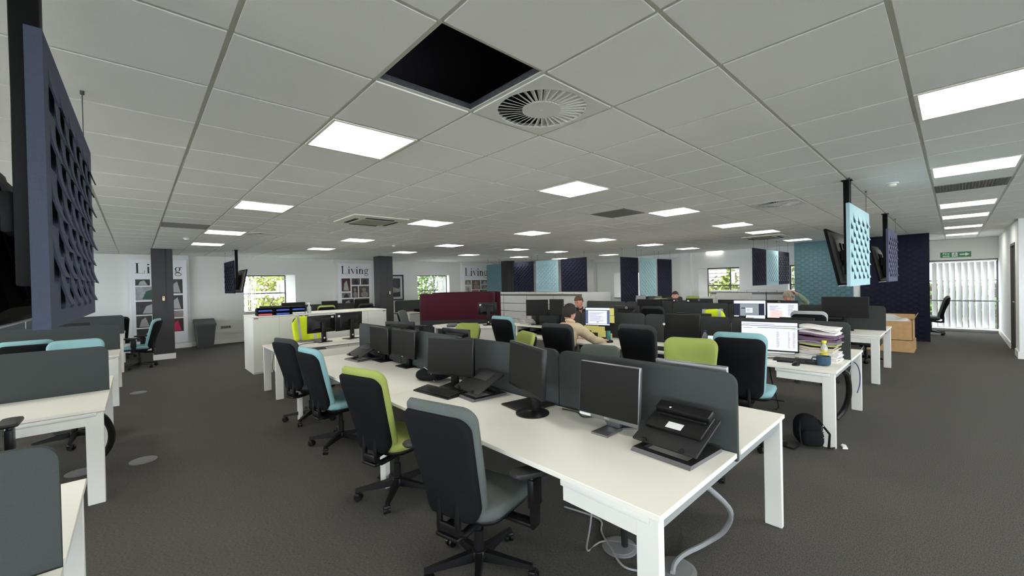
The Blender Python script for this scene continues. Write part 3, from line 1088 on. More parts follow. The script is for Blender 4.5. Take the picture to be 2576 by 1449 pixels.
# bench with the paper pile, far side
monitor('black monitor top with a grey edge behind the paper pile bench screen', 5.98, 1.32, 0, 0.36, 0.29, 0.40, base='rect', tilt=0)
monitor('black monitor top behind the dark monitor with the dangling webcam', 5.98, 2.58, 0, 0.50, 0.30, 0.41, base='rect', tilt=0)
monitor('black monitor back with a round badge, right of the sticky note monitor', 5.98, 3.68, 8, 0.42, 0.30, 0.49, base='rect', back_logo='ring', sticker='back', tilt=2)
monitor('low black monitor back in front of the man with a quiff', 5.95, 4.85, 0, 0.40, 0.24, 0.44, base='rect', tilt=2)
# bench beside the cardboard box, near side
monitor('lit monitor with a white window over a grey page, on the third bench', 8.62, 2.66, 192, 0.55, 0.34, 0.49, ui=UI_WEB, base='rect', tilt=2)
monitor('lit monitor showing a white and pink document, on the third bench', 8.62, 2.12, 190, 0.49, 0.30, 0.45, ui=UI_DOC, base='rect', tilt=2)
monitor('large dark monitor at the aisle end of the third bench', 8.66, 1.24, 187, 0.62, 0.35, 0.56, base='rect', tilt=2)
monitor('dark monitor at the far part of the third bench, beside a small black box', 8.62, 4.72, 190, 0.58, 0.33, 0.48, base='rect', tilt=2)
# bench beside the cardboard box, far side
monitor('black monitor back with badge and two stickers, right of the bearded man', 9.34, 3.90, 3, 0.58, 0.33, 0.475, base='rect', back_logo='ring', sticker='backtop', tilt=2)
monitor('black monitor back on the third bench with a sticker at its top right corner', 9.34, 3.22, 0, 0.55, 0.33, 0.46, base='rect', sticker='backtopr', tilt=2)
monitor('black monitor back with badge in front of the man holding his head', 9.34, 2.34, 355, 0.62, 0.33, 0.46, base='rect', back_logo='ring', tilt=2)
monitor('black monitor back left of the bearded man, with a small white sticker', 9.34, 4.62, 0, 0.40, 0.33, 0.46, base='rect', sticker='backtopr', tilt=2)

# ---------------------------------------------------------------- laptop docks and risers
M_DOCK = mat('dock_dark_grey', (28, 28, 29), rough=0.5)
M_DOCKE = mat('dock_grey_edge', (88, 86, 88), rough=0.45)


def riser(label, x, y, deg, dock=False, z=DZ, group='laptop risers'):
    """sloping laptop stand: open base frame, arm and tilted plate; user side at +y"""
    t = thing('laptop_stand', label, 'laptop stand', (x, y, z), R(deg - 90), group)
    b = MB()
    for a in ((-0.16, 0.16, 0.10, 0.14), (-0.16, 0.16, -0.17, -0.07), (-0.16, -0.12, -0.07, 0.10), (0.12, 0.16, -0.07, 0.10)):
        b.box(*a, 0.0, 0.017)
    bo = b.build('base_frame', M_DOCK, t)
    e = MB()
    e.add([(-0.163, 0.158, 0), (0.163, 0.158, 0), (0.16, 0.14, 0.017), (-0.16, 0.14, 0.017)], [(0, 1, 2, 3)])
    e.add([(-0.163, 0.158, 0), (-0.16, 0.14, 0.017), (-0.16, -0.17, 0.017), (-0.163, -0.17, 0)], [(0, 1, 2, 3)])
    e.add([(0.163, 0.158, 0), (0.163, -0.17, 0), (0.16, -0.17, 0.017), (0.16, 0.14, 0.017)], [(0, 1, 2, 3)])
    e.build('bevelled_edge', M_DOCKE, bo)
    a = MB()
    a.add([(-0.05, -0.15, 0.015), (0.05, -0.15, 0.015), (0.05, -0.12, 0.015), (-0.05, -0.12, 0.015), (-0.05, -0.03, 0.10), (0.05, -0.03, 0.10), (0.05, 0.0, 0.085), (-0.05, 0.0, 0.085)],
          [(0, 3, 2, 1), (4, 5, 6, 7), (0, 1, 5, 4), (1, 2, 6, 5), (2, 3, 7, 6), (3, 0, 4, 7)])
    a.build('support_arm', M_DOCK, t)
    T = Matrix.Translation((0, 0.0, 0.105)) @ Matrix.Rotation(R(-24), 4, 'X')
    p = MB()
    p.rbox(-0.175, 0.175, -0.15, 0.13, -0.007, 0.007, 0.004, T=T)
    po = p.build('sloping_plate', M_DOCK, t)
    for s in (-1, 1):
        h = MB()
        h.rbox(s * 0.10 - 0.012, s * 0.10 + 0.012, 0.118, 0.134, 0.005, 0.024, 0.003, T=T)
        h.build('stop_hook', M_BPL, po)
    if dock:
        d = MB()
        d.rbox(-0.155, 0.15, -0.14, 0.03, 0.007, 0.028, 0.005, T=T)
        d.rbox(-0.15, 0.145, -0.15, -0.085, 0.02, 0.062, 0.008, T=T)
        d.rbox(-0.14, 0.12, -0.075, -0.065, 0.028, 0.04, 0.002, T=T)
        do = d.build('docking_station', M_BPL, t)
        MB().box(-0.045, 0.04, -0.03, 0.015, 0.0285, 0.0292, T=T).build('label_sticker', M_STICK, do)
        c = MB()
        c.cyl((0.06, -0.10, 0.0625), (0.06, -0.10, 0.064), 0.006, n=10, T=T)
        c.build('button', M_LOGO, do)
    else:
        q = MB()
        q.rbox(-0.09, 0.09, -0.12, -0.02, 0.007, 0.012, 0.003, T=T)
        q.build('raised_panel', mat('dock_panel_grey', (48, 48, 50), rough=0.5), t)
    return t


riser('black laptop dock on a sloping stand at the near end of the nearest bench', 2.04, 0.99, 176, dock=True)
riser('black sloping laptop stand beside the keyboard and large black monitor', 2.02, 2.62, 176)
riser('black laptop stand raised high at the far end of the nearest bench', 2.05, 4.98, 186)


def keyboard(label, x, y, deg, m=None, z=DZ, group='computer keyboards', w=0.45):
    t = thing('keyboard', label, 'keyboard', (x, y, z), R(deg - 90), group)
    b = MB()
    b.add([(-w / 2, 0.075, 0), (w / 2, 0.075, 0), (w / 2, -0.075, 0), (-w / 2, -0.075, 0), (-w / 2, 0.075, 0.012), (w / 2, 0.075, 0.012), (w / 2, -0.075, 0.028), (-w / 2, -0.075, 0.028)],
          [(0, 1, 2, 3), (7, 6, 5, 4), (4, 5, 1, 0), (5, 6, 2, 1), (6, 7, 3, 2), (7, 4, 0, 3)])
    b.build('case', m or M_MONB, t)
    k = MB()
    for r in range(5):
        y0 = 0.056 - r * 0.026
        zz = 0.0125 + (0.075 - y0) * 0.106
        n = 18
        for c in range(n):
            x0 = -w / 2 + 0.012 + c * (w - 0.024) / n
            k.box(x0 + 0.0012, x0 + (w - 0.024) / n - 0.0012, y0 - 0.021, y0, zz, zz + 0.006)
    k.build('keys', mat('key_black', (40, 40, 41), rough=0.5), t)
    return t


def mouse(label, x, y, deg, z=DZ):
    o = MB().pillow(rrect(0.06, 0.105, 0.028, 5), 0.07, 5, 2.5, lambda q: (q[0], q[1], max(0, q[2]) * (1 - 0.3 * (q[1] / 0.05))), back=0.0).build('computer_mouse', M_MONB, None, (x, y, z), R(deg - 90))
    return tag(o, label, 'computer mouse', 'computer mice')


keyboard('black keyboard beside the sloping laptop stand on the nearest bench', 1.81, 2.90, 186)
keyboard('black keyboard in front of the dark monitor with the dangling webcam', 4.98, 2.62, 180)
keyboard('black keyboard behind the computer mouse, at the paper pile end', 5.10, 1.14, 188, w=0.40)
mouse('black computer mouse on the bench edge near the blue mug', 4.92, 1.10, 180)
mouse('black computer mouse under the hand of the beige shirted person', 5.11, 3.44, 170)
mouse('black computer mouse on the bench left of the beige shirted person', 4.95, 4.88, 150)
tag(MB().rbox(-0.13, 0.13, -0.16, 0.14, 0, 0.012, 0.003).build('monitor_plate', M_DOCK, None, (2.08, 2.12, DZ), R(172 - 90)), 'flat dark plate under the turned black monitor', 'base plate')


def laptop(label, x, y, deg, ui, z=DZ, ang=20, w=0.33, m=None):
    t = thing('laptop', label, 'laptop', (x, y, z), R(deg - 90), 'open laptops')
    MB().rbox(-w / 2, w / 2, -0.11, 0.11, 0, 0.016, 0.004).build('keyboard_base', m or M_MONS, t)
    T = Matrix.Translation((0, -0.11, 0.014)) @ Matrix.Rotation(R(ang), 4, 'X')
    MB().rbox(-w / 2, w / 2, -0.006, 0.0, 0, 0.215, 0.003, T=T).build('lid', M_MONB, t)
    s = ui_mesh(ui, w - 0.02, 0.195, 0.012, 0.0006)
    s.v = [T @ p for p in s.v]
    s.build('display', [UI[k] for k in UIK], t)
    return t


laptop('open silver laptop with a pale blue page, between the lime and light blue chairs', 4.97, 1.86, 190, UI_LAP)
laptop('open laptop with a white page, below the lit monitor on the third bench', 8.35, 2.50, 190, UI_BAR)
wc = thing('webcam', 'small round webcam dangling by its cable over the dark monitor screen', 'webcam', (5.055, 2.55, 1.065), R(180 - 90))
MB().ball((0, 0.02, 0), 0.022, sub=2).build('camera_body', M_MONB, wc)
MB().cyl((0, 0.036, 0), (0, 0.046, 0), 0.016, n=16).build('lens_ring', M_STICK, wc)
MB().tube([(0, 0.02, 0.02), (0.005, 0.022, 0.06), (0, 0.015, 0.12), (0, -0.02, 0.137)], 0.003, 6).build('cable', M_MONB, wc)
# ---------------------------------------------------------------- hanging acoustic panels
M_NAVY = mat('felt_navy', (20, 23, 42), rough=1.0, noise=0.12, nscale=260, bump=0.2, bscale=400)
M_TEALF = mat('felt_teal', (82, 112, 118), rough=1.0, noise=0.08, nscale=260)
M_PALE = mat('felt_pale_blue', (158, 190, 197), rough=1.0, noise=0.06, nscale=260)
M_WIRE = mat('hanging_wire', (60, 60, 62), rough=0.4)


def acoustic_panel(label, x, y, ztop, deg, w, h, m, pitch=0.18, rowh=0.066, lift=0.04, group='hanging felt acoustic panels', wires=True, th=0.012, holes=True, backing=False):
    """felt sheet with cut flaps bent outwards; front faces deg; origin at the middle of its top edge"""
    t = thing('acoustic_panel', label, 'acoustic panel', (x, y, ztop), R(deg - 90), group)
    b = MB()
    mx, mz = 0.05, 0.07
    cw = pitch / 2
    nc = max(2, int((w - 2 * mx) / cw))
    x0 = -nc * cw / 2
    hh = rowh * 1.55
    b.box(-w / 2, x0, -th, 0, -h, 0)
    b.box(-x0, w / 2, -th, 0, -h, 0)
    ns = 4
    for c in range(nc):
        xa = x0 + c * cw
        g = cw * 0.10
        b.box(xa, xa + g, -th, 0, -h, 0)
        z = -mz - (rowh if c % 2 else 0)
        prev = 0.0
        while z - hh > -h + mz * 0.6:
            b.box(xa + g, xa + cw, -th, 0, z, prev)
            vs = []
            for k in range(ns + 1):
                s = k / ns
                yy = lift * s ** 1.7
                zz = z - hh * s * (1 - 0.10 * s)
                vs += [(xa + g, yy, zz), (xa + cw, yy, zz), (xa + cw, yy - 0.006, zz + 0.002), (xa + g, yy - 0.006, zz + 0.002)]
            fs = []
            for k in range(ns):
                o = 4 * k
                for q in range(4):
                    fs.append((o + q, o + 4 + q, o + 4 + (q + 1) % 4, o + (q + 1) % 4))
            fs.append((4 * ns, 4 * ns + 3, 4 * ns + 2, 4 * ns + 1))
            b.add(vs, fs)
            if not holes:
                b.box(xa + g, xa + cw, -th, -0.001, z - hh, z)
            prev = z - hh
            z -= 2 * rowh
        b.box(xa + g, xa + cw, -th, 0, -h, prev)
    b.build('felt_sheet', m, t)
    if backing:  # near-black sheet added behind the cuts, painting in the shade under the flaps
        MB().box(x0 + 0.001, -x0 - 0.001, -th * 0.75, -th * 0.55, -h + 0.004, -0.004).build('shade_backing', mat('backing_painted_shade', (20, 23, 30), rough=1.0), t)
    if wires and CEIL - ztop > 0.03:
        for s in (-1, 1):
            wr = MB()
            wr.cyl((s * (w / 2 - 0.1), -th / 2, 0), (s * (w / 2 - 0.1), -th / 2, CEIL - ztop - 0.0015), 0.0022, n=6)
            wr.cyl((s * (w / 2 - 0.1), -th / 2, CEIL - ztop - 0.018), (s * (w / 2 - 0.1), -th / 2, CEIL - ztop - 0.0005), 0.009, n=10)
            wr.build('hanging_wire', M_WIRE, t)
    return t


def panel_ab(label, a, b, ztop, h, m, side=1, **kw):
    """panel between two plan points, front to the right (side=-1) or left (+1) of a->b"""
    dx, dy = b[0] - a[0], b[1] - a[1]
    deg = math.degrees(math.atan2(dy, dx)) + 90 * side
    return acoustic_panel(label, (a[0] + b[0]) / 2, (a[1] + b[1]) / 2, ztop, deg, math.hypot(dx, dy), h, m, **kw)


# beside the television on the left edge and the two on the right
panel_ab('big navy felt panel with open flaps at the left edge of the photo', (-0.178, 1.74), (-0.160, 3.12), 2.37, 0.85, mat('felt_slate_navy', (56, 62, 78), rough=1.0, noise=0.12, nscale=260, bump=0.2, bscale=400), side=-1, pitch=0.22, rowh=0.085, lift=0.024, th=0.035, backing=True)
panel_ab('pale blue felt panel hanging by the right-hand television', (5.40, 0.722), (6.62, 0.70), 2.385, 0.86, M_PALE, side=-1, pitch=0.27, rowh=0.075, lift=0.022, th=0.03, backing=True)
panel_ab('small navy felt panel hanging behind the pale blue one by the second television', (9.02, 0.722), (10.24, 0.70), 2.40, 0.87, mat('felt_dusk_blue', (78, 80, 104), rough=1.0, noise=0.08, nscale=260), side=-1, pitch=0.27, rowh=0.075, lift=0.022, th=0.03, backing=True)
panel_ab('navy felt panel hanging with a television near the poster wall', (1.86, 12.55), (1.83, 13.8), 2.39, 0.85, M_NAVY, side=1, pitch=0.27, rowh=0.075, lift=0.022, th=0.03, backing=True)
# row above the filing cabinets
for lab, y0, y1, m in (('teal felt panel left of the third pillar, above the cabinets', 12.40, 13.32, M_TEALF), ('navy felt panel right of the third pillar, above the cabinets', 10.57, 11.65, M_NAVY),
                       ('light blue felt panel between two navy ones above the cabinets', 9.37, 10.44, M_PALE), ('navy felt panel at the right end of the row above the cabinets', 8.14, 9.24, M_NAVY)):
    panel_ab(lab, (10.85, y1), (10.85, y0), 2.46, 1.13, m, side=-1, pitch=0.17, lift=0.02 if m is M_TEALF else 0.032, holes=False)
# screen of three in the middle distance
for lab, x0, x1, m in (('navy felt panel, left one of the tall trio behind the bearded man', 11.05, 12.10, M_NAVY), ('pale teal felt panel, middle one of the tall trio behind the bearded man', 12.20, 13.27, M_PALE),
                       ('navy felt panel, right one of the tall trio behind the bearded man', 13.37, 14.42, M_NAVY)):
    panel_ab(lab, (x0, 7.0), (x1, 7.0), 2.40, 1.50, m, side=-1, pitch=0.17, lift=0.02, holes=False)
# short trio before the right-hand windows
for lab, x0, x1, m in (('navy felt panel, left one of the short trio near the far window', 10.98, 12.03, M_NAVY), ('pale blue felt panel, middle one of the short trio near the far window', 12.10, 13.12, M_PALE),
                       ('navy felt panel, right one of the short trio near the far window', 13.16, 14.2, M_NAVY)):
    panel_ab(lab, (x0, 3.3), (x1, 3.3), 2.38, 0.92, m, side=-1, pitch=0.17, lift=0.02, holes=(x0 > 13))
# floor to ceiling screens
panel_ab('tall teal felt screen standing before the far windows', (14.1, 3.15), (14.1, 1.83), 2.648, 2.64, M_TEALF, side=-1, pitch=0.2, lift=0.018, wires=False, holes=False)
panel_ab('tall navy felt screen behind the cardboard box', (14.1, 1.69), (14.1, 0.40), 2.648, 2.64, M_NAVY, side=-1, pitch=0.2, lift=0.014, wires=False, holes=False)
tag(MB().box(14.15, 14.22, 1.69, 1.83, 0, 2.655).build('white_post', M_TRIMW), 'white post between the tall teal and navy felt screens', 'post')

# ---------------------------------------------------------------- televisions on ceiling poles
M_TVB = mat('television_black', (9, 9, 10), rough=0.55, spec=0.12)
M_TVBACK = mat('television_back_grey', (104, 101, 97), rough=0.45)


def hung_tv(label, px, py, deg, w=1.10, h=0.65, zb=1.53, off=0.10, tilt=11, along=0.55, back=None):
    """pole at (px,py); the television faces deg, its centre shifted `along` to the right of the pole seen from its front"""
    mnt = thing('television_mount', label.replace('television', 'ceiling mount of the television'), 'television mount', (px, py, CEIL), R(deg - 90), 'ceiling television mounts')
    p = MB()
    p.rbox(-0.03, 0.03, -0.03, 0.03, zb + 0.12 - CEIL, -0.005, 0.006)
    p.build('pole', M_TVB, mnt)
    MB().rbox(-0.045, 0.045, -0.045, 0.045, -0.012, -0.001, 0.004).build('ceiling_plate', M_TVB, mnt)
    arm = MB()
    zc = zb + h * 0.5 - CEIL
    sx = along
    arm.rbox(min(0, sx), max(0, sx), 0.03, 0.06, zc - 0.06, zc + 0.06, 0.01)
    arm.rbox(sx - 0.12, sx + 0.12, 0.04, off + 0.02, zc - 0.09, zc + 0.09, 0.012)
    arm.build('bracket_arm', M_TVB, mnt)
    T0 = Matrix.Translation((sx, off, zb - CEIL)) @ Matrix.Rotation(R(-tilt), 4, 'X')
    t = thing('television', label, 'television', (px, py, CEIL), R(deg - 90), 'televisions on ceiling poles')
    hs = MB()
    hs.rbox(-w / 2, w / 2, 0.0, 0.028, 0, h, 0.008, T=T0)
    hs.build('housing', M_TVB, t)
    bk = MB()
    vs, fs = [], []
    for (kx, z0, z1, y) in ((0.485, 0.02, h - 0.03, 0.0), (0.45, 0.04, h - 0.07, -0.022), (0.40, 0.05, h - 0.13, -0.036)):
        vs += [(-w * kx, y, z0), (w * kx, y, z0), (w * kx, y, z1), (-w * kx, y, z1)]
    for k in range(2):
        for q in range(4):
            fs.append((4 * k + q, 4 * k + 4 + q, 4 * k + 4 + (q + 1) % 4, 4 * k + (q + 1) % 4))
    fs.append((8, 11, 10, 9))
    bk.add(vs, fs, 0, False, T0)
    bo = bk.build('back_cover', back or M_TVBACK, t)
    for s in (-0.2, 0.0, 0.2):
        MB().rbox(s - 0.035, s + 0.035, -0.045, -0.036, 0.07, h - 0.16, 0.004, T=T0).build('vent_recess', M_TVB, bo)
    MB().box(-w / 2 + 0.01, w / 2 - 0.01, 0.028, 0.0285, 0.012, h - 0.01, T=T0).build('display', M_SCREEN, t)
    MB().rbox(-w / 2, w / 2, 0.0, 0.024, -0.006, 0.003, 0.002, T=T0).build('lower_trim', M_LOGO, t)
    return t


hung_tv('large black television hanging at the left edge of the photo', -0.215, 1.80, 180, zb=1.525, w=1.15, h=0.66, off=0.09, along=0.60, back=M_TVB)
hung_tv('black television on a pole behind the pale blue felt panel', 5.62, 0.77, 90, off=0.07, along=0.60)
hung_tv('second black television on a pole, farther along the right-hand corridor', 9.16, 0.77, 90, off=0.07, along=0.60)
hung_tv('small looking black television on a pole before the poster wall', 1.92, 12.5, 0, off=0.10, along=-0.55, h=0.62, zb=1.56)

# ---------------------------------------------------------------- cupboards and cabinets
M_CUP = mat('cupboard_white', (226, 226, 216), rough=0.5)
M_CUPG = mat('cabinet_white_metal', (222, 222, 220), rough=0.45)


def cupboard(label, x0, x1, y0, y1, h, group):
    t = thing('sliding_door_cupboard', label, 'cupboard', ((x0 + x1) / 2, (y0 + y1) / 2, 0), 0, group)
    w, d = (x1 - x0) / 2, (y1 - y0) / 2
    b = MB()
    b.box(-w, -w + 0.02, -d + 0.02, d, 0.0, h - 0.025)
    b.box(w - 0.02, w, -d + 0.02, d, 0.0, h - 0.025)
    b.box(-w + 0.02, w - 0.02, d - 0.02, d, 0.0, h - 0.025)
    b.box(-w + 0.02, w - 0.02, -d + 0.02, d - 0.02, 0.03, 0.05)
    b.box(-w + 0.02, w - 0.02, -d + 0.03, -d + 0.05, 0.0, 0.03)
    b.build('carcass', M_CUP, t)
    MB().rbox(-w - 0.003, w + 0.003, -d, d + 0.003, h - 0.025, h, 0.003, seg=1).build('top', M_CUP, t)
    for s in (-1, 1):
        o = MB()
        xa, xb = (-w + 0.002, -0.002) if s < 0 else (0.002, w - 0.002)
        o.rbox(xa, xb, -d, -d + 0.018, 0.035, h - 0.03, 0.002, seg=1)
        do = o.build('door', M_CUP, t)
        hd = MB()
        hx = -w + 0.02 if s < 0 else w - 0.09
        hd.box(hx, hx + 0.07, -d - 0.004, -d, h - 0.05, h - 0.035)
        hd.build('finger_pull', M_DARKFRAME, do)
    return t


for k in range(3):
    x0 = 1.63 + 0.90 * k
    cupboard(['white sliding door cupboard at the aisle end, file trays on top', 'white cupboard behind the chair with the yellow vest', 'white cupboard at the far end of the low row, behind the monitors'][k],
             x0, x0 + 0.897, 9.07, 9.52, 1.11, 'low white cupboards in a row')
for k in range(3):
    x0 = 1.63 + 0.90 * k
    t = cupboard(['white cupboard backing onto the one with file trays', 'white cupboard backing onto the middle cupboard of the low row', 'white cupboard backing onto the end cupboard of the low row'][k],
                 x0, x0 + 0.897, -9.97, -9.525, 1.11, 'low white cupboards in a row')
    t.rotation_euler = (0, 0, PI)
    t.location = (x0 + 0.4485, 9.7475, 0)


def lateral_file(label, x, y0, y1, h, rows, group, face=-1, top_w=0.0, depth=0.46):
    t = thing('filing_cabinet', label, 'filing cabinet', (x, (y0 + y1) / 2, 0), 0, group)
    w = (y1 - y0) / 2
    b = MB()
    b.box(0.0, depth, -w + 0.008, w - 0.008, 0.0, h - 0.06)
    b.build('carcass', mat('cabinet_inner_grey', (120, 120, 118), rough=0.6), t)
    MB().rbox(-0.022, depth, -w, w, h - 0.06, h, 0.004, seg=1).build('top', M_CUPG, t)
    dh = (h - 0.12) / rows
    for k in range(rows):
        z0 = 0.06 + k * dh
        d = MB()
        d.rbox(-0.02, 0.0, -w + 0.006, w - 0.006, z0 - 0.05, z0 + dh - 0.072, 0.004, seg=1)
        do = d.build('drawer', M_CUPG, t)
        hd = MB()
        hd.rbox(-0.030, -0.019, -w + 0.01, w - 0.01, z0 + dh - 0.090, z0 + dh - 0.074, 0.003, seg=1)
        hd.build('drawer_lip', M_LFRAME, do)
    lk = MB()
    for s in (-0.5, 0.3):
        lk.cyl((-0.026, w * s, h - 0.032), (-0.022, w * s, h - 0.032), 0.012, n=10)
    lk.build('lock', M_DARKFRAME, t)
    return t


ys = [12.86, 12.08, 10.80, 9.49, 8.22]
for k in range(4):
    y1, y0 = ys[k], ys[k + 1]
    lateral_file(['white lateral filing cabinet right behind the maroon booth', 'white lateral filing cabinet below the gap left of the navy panel', 'white lateral filing cabinet below the light blue felt panel',
                  'white lateral filing cabinet below the right-hand navy panel, left of the plain end'][k], 10.7, y0 + 0.006, y1 - 0.006, 1.31, 4, 'white lateral filing cabinets in the middle distance')
tag(MB().rbox(10.66, 11.16, 7.42, 8.21, 0, 1.315, 0.004, seg=1).build('tall_cabinet', M_CUPG), 'plain white cabinet side at the right end of the filing cabinets', 'cabinet')
for k in range(3):
    lateral_file(['white low cabinet below the far right window, nearest the teal screen', 'white low cabinet below the far right window, middle of three', 'white low cabinet below the far window, left of three'][k],
                 14.7, 3.2 + 0.85 * k, 4.04 + 0.85 * k, 1.26, 2, 'white low cabinets under the far right windows', depth=0.44)
tag(MB().rbox(11.9, 11.95, 3.62, 4.5, 0, 1.26, 0.004, seg=1).build('partition_board', mat('beige_board', (206, 203, 198), rough=0.8)), 'beige freestanding board in front of the white low cabinets', 'partition')
tag(MB().rbox(11.96, 12.4, 4.52, 5.0, 0, 1.14, 0.004, seg=1).build('low_cabinet', mat('beige_cabinet', (212, 210, 204), rough=0.7)), 'low beige cabinet left of the beige board below the far window', 'cabinet')

# maroon meeting booth: curved high back over a dark base
M_MAROON = mat('maroon_felt', (66, 13, 30), rough=1.0, noise=0.1, nscale=200)
M_BOOTHG = mat('booth_charcoal', (52, 53, 56), rough=1.0, noise=0.1, nscale=200)
bt = thing('meeting_booth', 'maroon high backed meeting booth with a charcoal lower half', 'booth', (6.04, 8.70, 0), math.atan2(8.0 - 9.4, 6.8 - 5.28))


def booth_wall(y_sign, z0, z1, m, nm, half=0.98, th=0.09, r=0.28):
    b = MB()
    outer, inner = [], []
    pl = [(-half, 0.85)]
    for k in range(7):
        a = PI + (PI / 2) * k / 6
        pl.append((-half + r + r * math.cos(a), r + r * math.sin(a)))
    for k in range(7):
        a = 1.5 * PI + (PI / 2) * k / 6
        pl.append((half - r + r * math.cos(a), r + r * math.sin(a)))
    pl.append((half, 0.85))
    n = len(pl)
    vs = []
    for i, (x, y) in enumerate(pl):
        d = Vector((pl[min(i + 1, n - 1)][0] - pl[max(i - 1, 0)][0], pl[min(i + 1, n - 1)][1] - pl[max(i - 1, 0)][1])).normalized()
        nx, ny = -d.y, d.x
        for (q, z) in ((0, z0), (0, z1), (th, z1), (th, z0)):
            vs.append((x + nx * q, y_sign * (y + ny * q), z))
    fs = []
    for i in range(n - 1):
        for q in range(4):
            f = (4 * i + q, 4 * i + 4 + q, 4 * i + 4 + (q + 1) % 4, 4 * i + (q + 1) % 4)
            fs.append(f if y_sign < 0 else f[::-1])
    fs += [(0, 1, 2, 3), (4 * n - 1, 4 * n - 2, 4 * n - 3, 4 * n - 4)]
    b.add(vs, fs, 0, True)
    return b.build(nm, m, bt)


booth_wall(1, 0.74, 1.42, M_MAROON, 'upholstered_back')
booth_wall(1, 0.0, 0.738, M_BOOTHG, 'lower_shell')
sb = MB()
sb.rbox(-0.92, 0.92, 0.12, 0.62, 0.1, 0.45, 0.05)
sb.build('bench_seat', M_BOOTHG, bt)
b2 = thing('meeting_booth', 'maroon booth half standing behind the first, only its top edge showing', 'booth', (7.6, 10.2, 0), math.atan2(8.0 - 9.4, 6.8 - 5.28) + PI)
for ch in list(bt.children):
    c = ch.copy()
    COL.objects.link(c)
    c.parent = b2

# ---------------------------------------------------------------- wall things
M_POST = mat('poster_white', (236, 237, 240), rough=0.6)
M_INK = mat('poster_ink', (38, 38, 40), rough=0.7)


def serif_living(s=1.0):
    """the word Living in a high contrast serif hand, x to the right, cap height 1"""
    b = MB()
    D = 0.004

    def rect(x0, x1, z0, z1):
        b.add([(x0, -D, z0), (x1, -D, z0), (x1, -D, z1), (x0, -D, z1), (x0, 0, z0), (x1, 0, z0), (x1, 0, z1), (x0, 0, z1)],
              [(0, 1, 2, 3), (0, 4, 5, 1), (1, 5, 6, 2), (2, 6, 7, 3), (3, 7, 4, 0)])

    def poly(p):
        n = len(p)
        b.add([(x, -D, z) for x, z in p], [tuple(range(n))])

    def ring(cx, cz, rx, rz, tx, tz, n=22, a0=0.0, a1=2 * PI):
        vs, fs = [], []
        for k in range(n + 1):
            a = a0 + (a1 - a0) * k / n
            vs += [(cx + rx * math.cos(a), -D, cz + rz * math.sin(a)), (cx + (rx - tx) * math.cos(a), -D, cz + (rz - tz) * math.sin(a))]
        for k in range(n):
            fs.append((2 * k, 2 * k + 2, 2 * k + 3, 2 * k + 1))
        b.add(vs, fs)
    st, th = 0.13, 0.028
    x = 0.0
    rect(x + 0.10, x + 0.10 + st, 0, 1); rect(x, x + 0.33, 1 - th, 1); rect(x, x + 0.72, 0, th); rect(x + 0.72 - th, x + 0.72, 0, 0.28)   # L
    x = 0.86
    rect(x + 0.06, x + 0.06 + st, 0, 0.64); rect(x, x + 0.19, 0.64 - th, 0.64); rect(x, x + 0.27, 0, th); ring(x + 0.125, 0.86, 0.075, 0.075, 0.074, 0.074)   # i
    x = 1.18
    poly([(x + 0.04, 0.64), (x + 0.19, 0.64), (x + 0.39, 0.10), (x + 0.33, 0.0)]); poly([(x + 0.31, 0.0), (x + 0.35, 0.0), (x + 0.60, 0.64), (x + 0.565, 0.64)])
    rect(x - 0.02, x + 0.27, 0.64 - th, 0.64); rect(x + 0.48, x + 0.66, 0.64 - th, 0.64)   # v
    x = 1.90
    rect(x + 0.06, x + 0.06 + st, 0, 0.64); rect(x, x + 0.19, 0.64 - th, 0.64); rect(x, x + 0.27, 0, th); ring(x + 0.125, 0.86, 0.075, 0.075, 0.074, 0.074)   # i
    x = 2.26
    rect(x + 0.06, x + 0.06 + st, 0, 0.64); rect(x, x + 0.19, 0.64 - th, 0.64); rect(x, x + 0.26, 0, th); rect(x + 0.42, x + 0.42 + st, 0, 0.46); rect(x + 0.36, x + 0.62, 0, th)
    ring(x + 0.36, 0.42, 0.19, 0.235, 0.10, 0.05, 14, 0.0, PI)   # n
    x = 3.0
    ring(x + 0.24, 0.42, 0.22, 0.23, 0.10, 0.035); ring(x + 0.27, -0.10, 0.27, 0.17, 0.05, 0.05); ring(x + 0.15, 0.13, 0.13, 0.08, 0.05, 0.05, 12, PI * 0.5, PI * 1.5)
    rect(x + 0.12, x + 0.40, 0.045, 0.115); poly([(x + 0.40, 0.58), (x + 0.55, 0.66), (x + 0.58, 0.60), (x + 0.44, 0.53)])   # g
    for k, v in enumerate(b.v):
        b.v[k] = Vector((v.x * s, v.y, v.z * s))
    return b


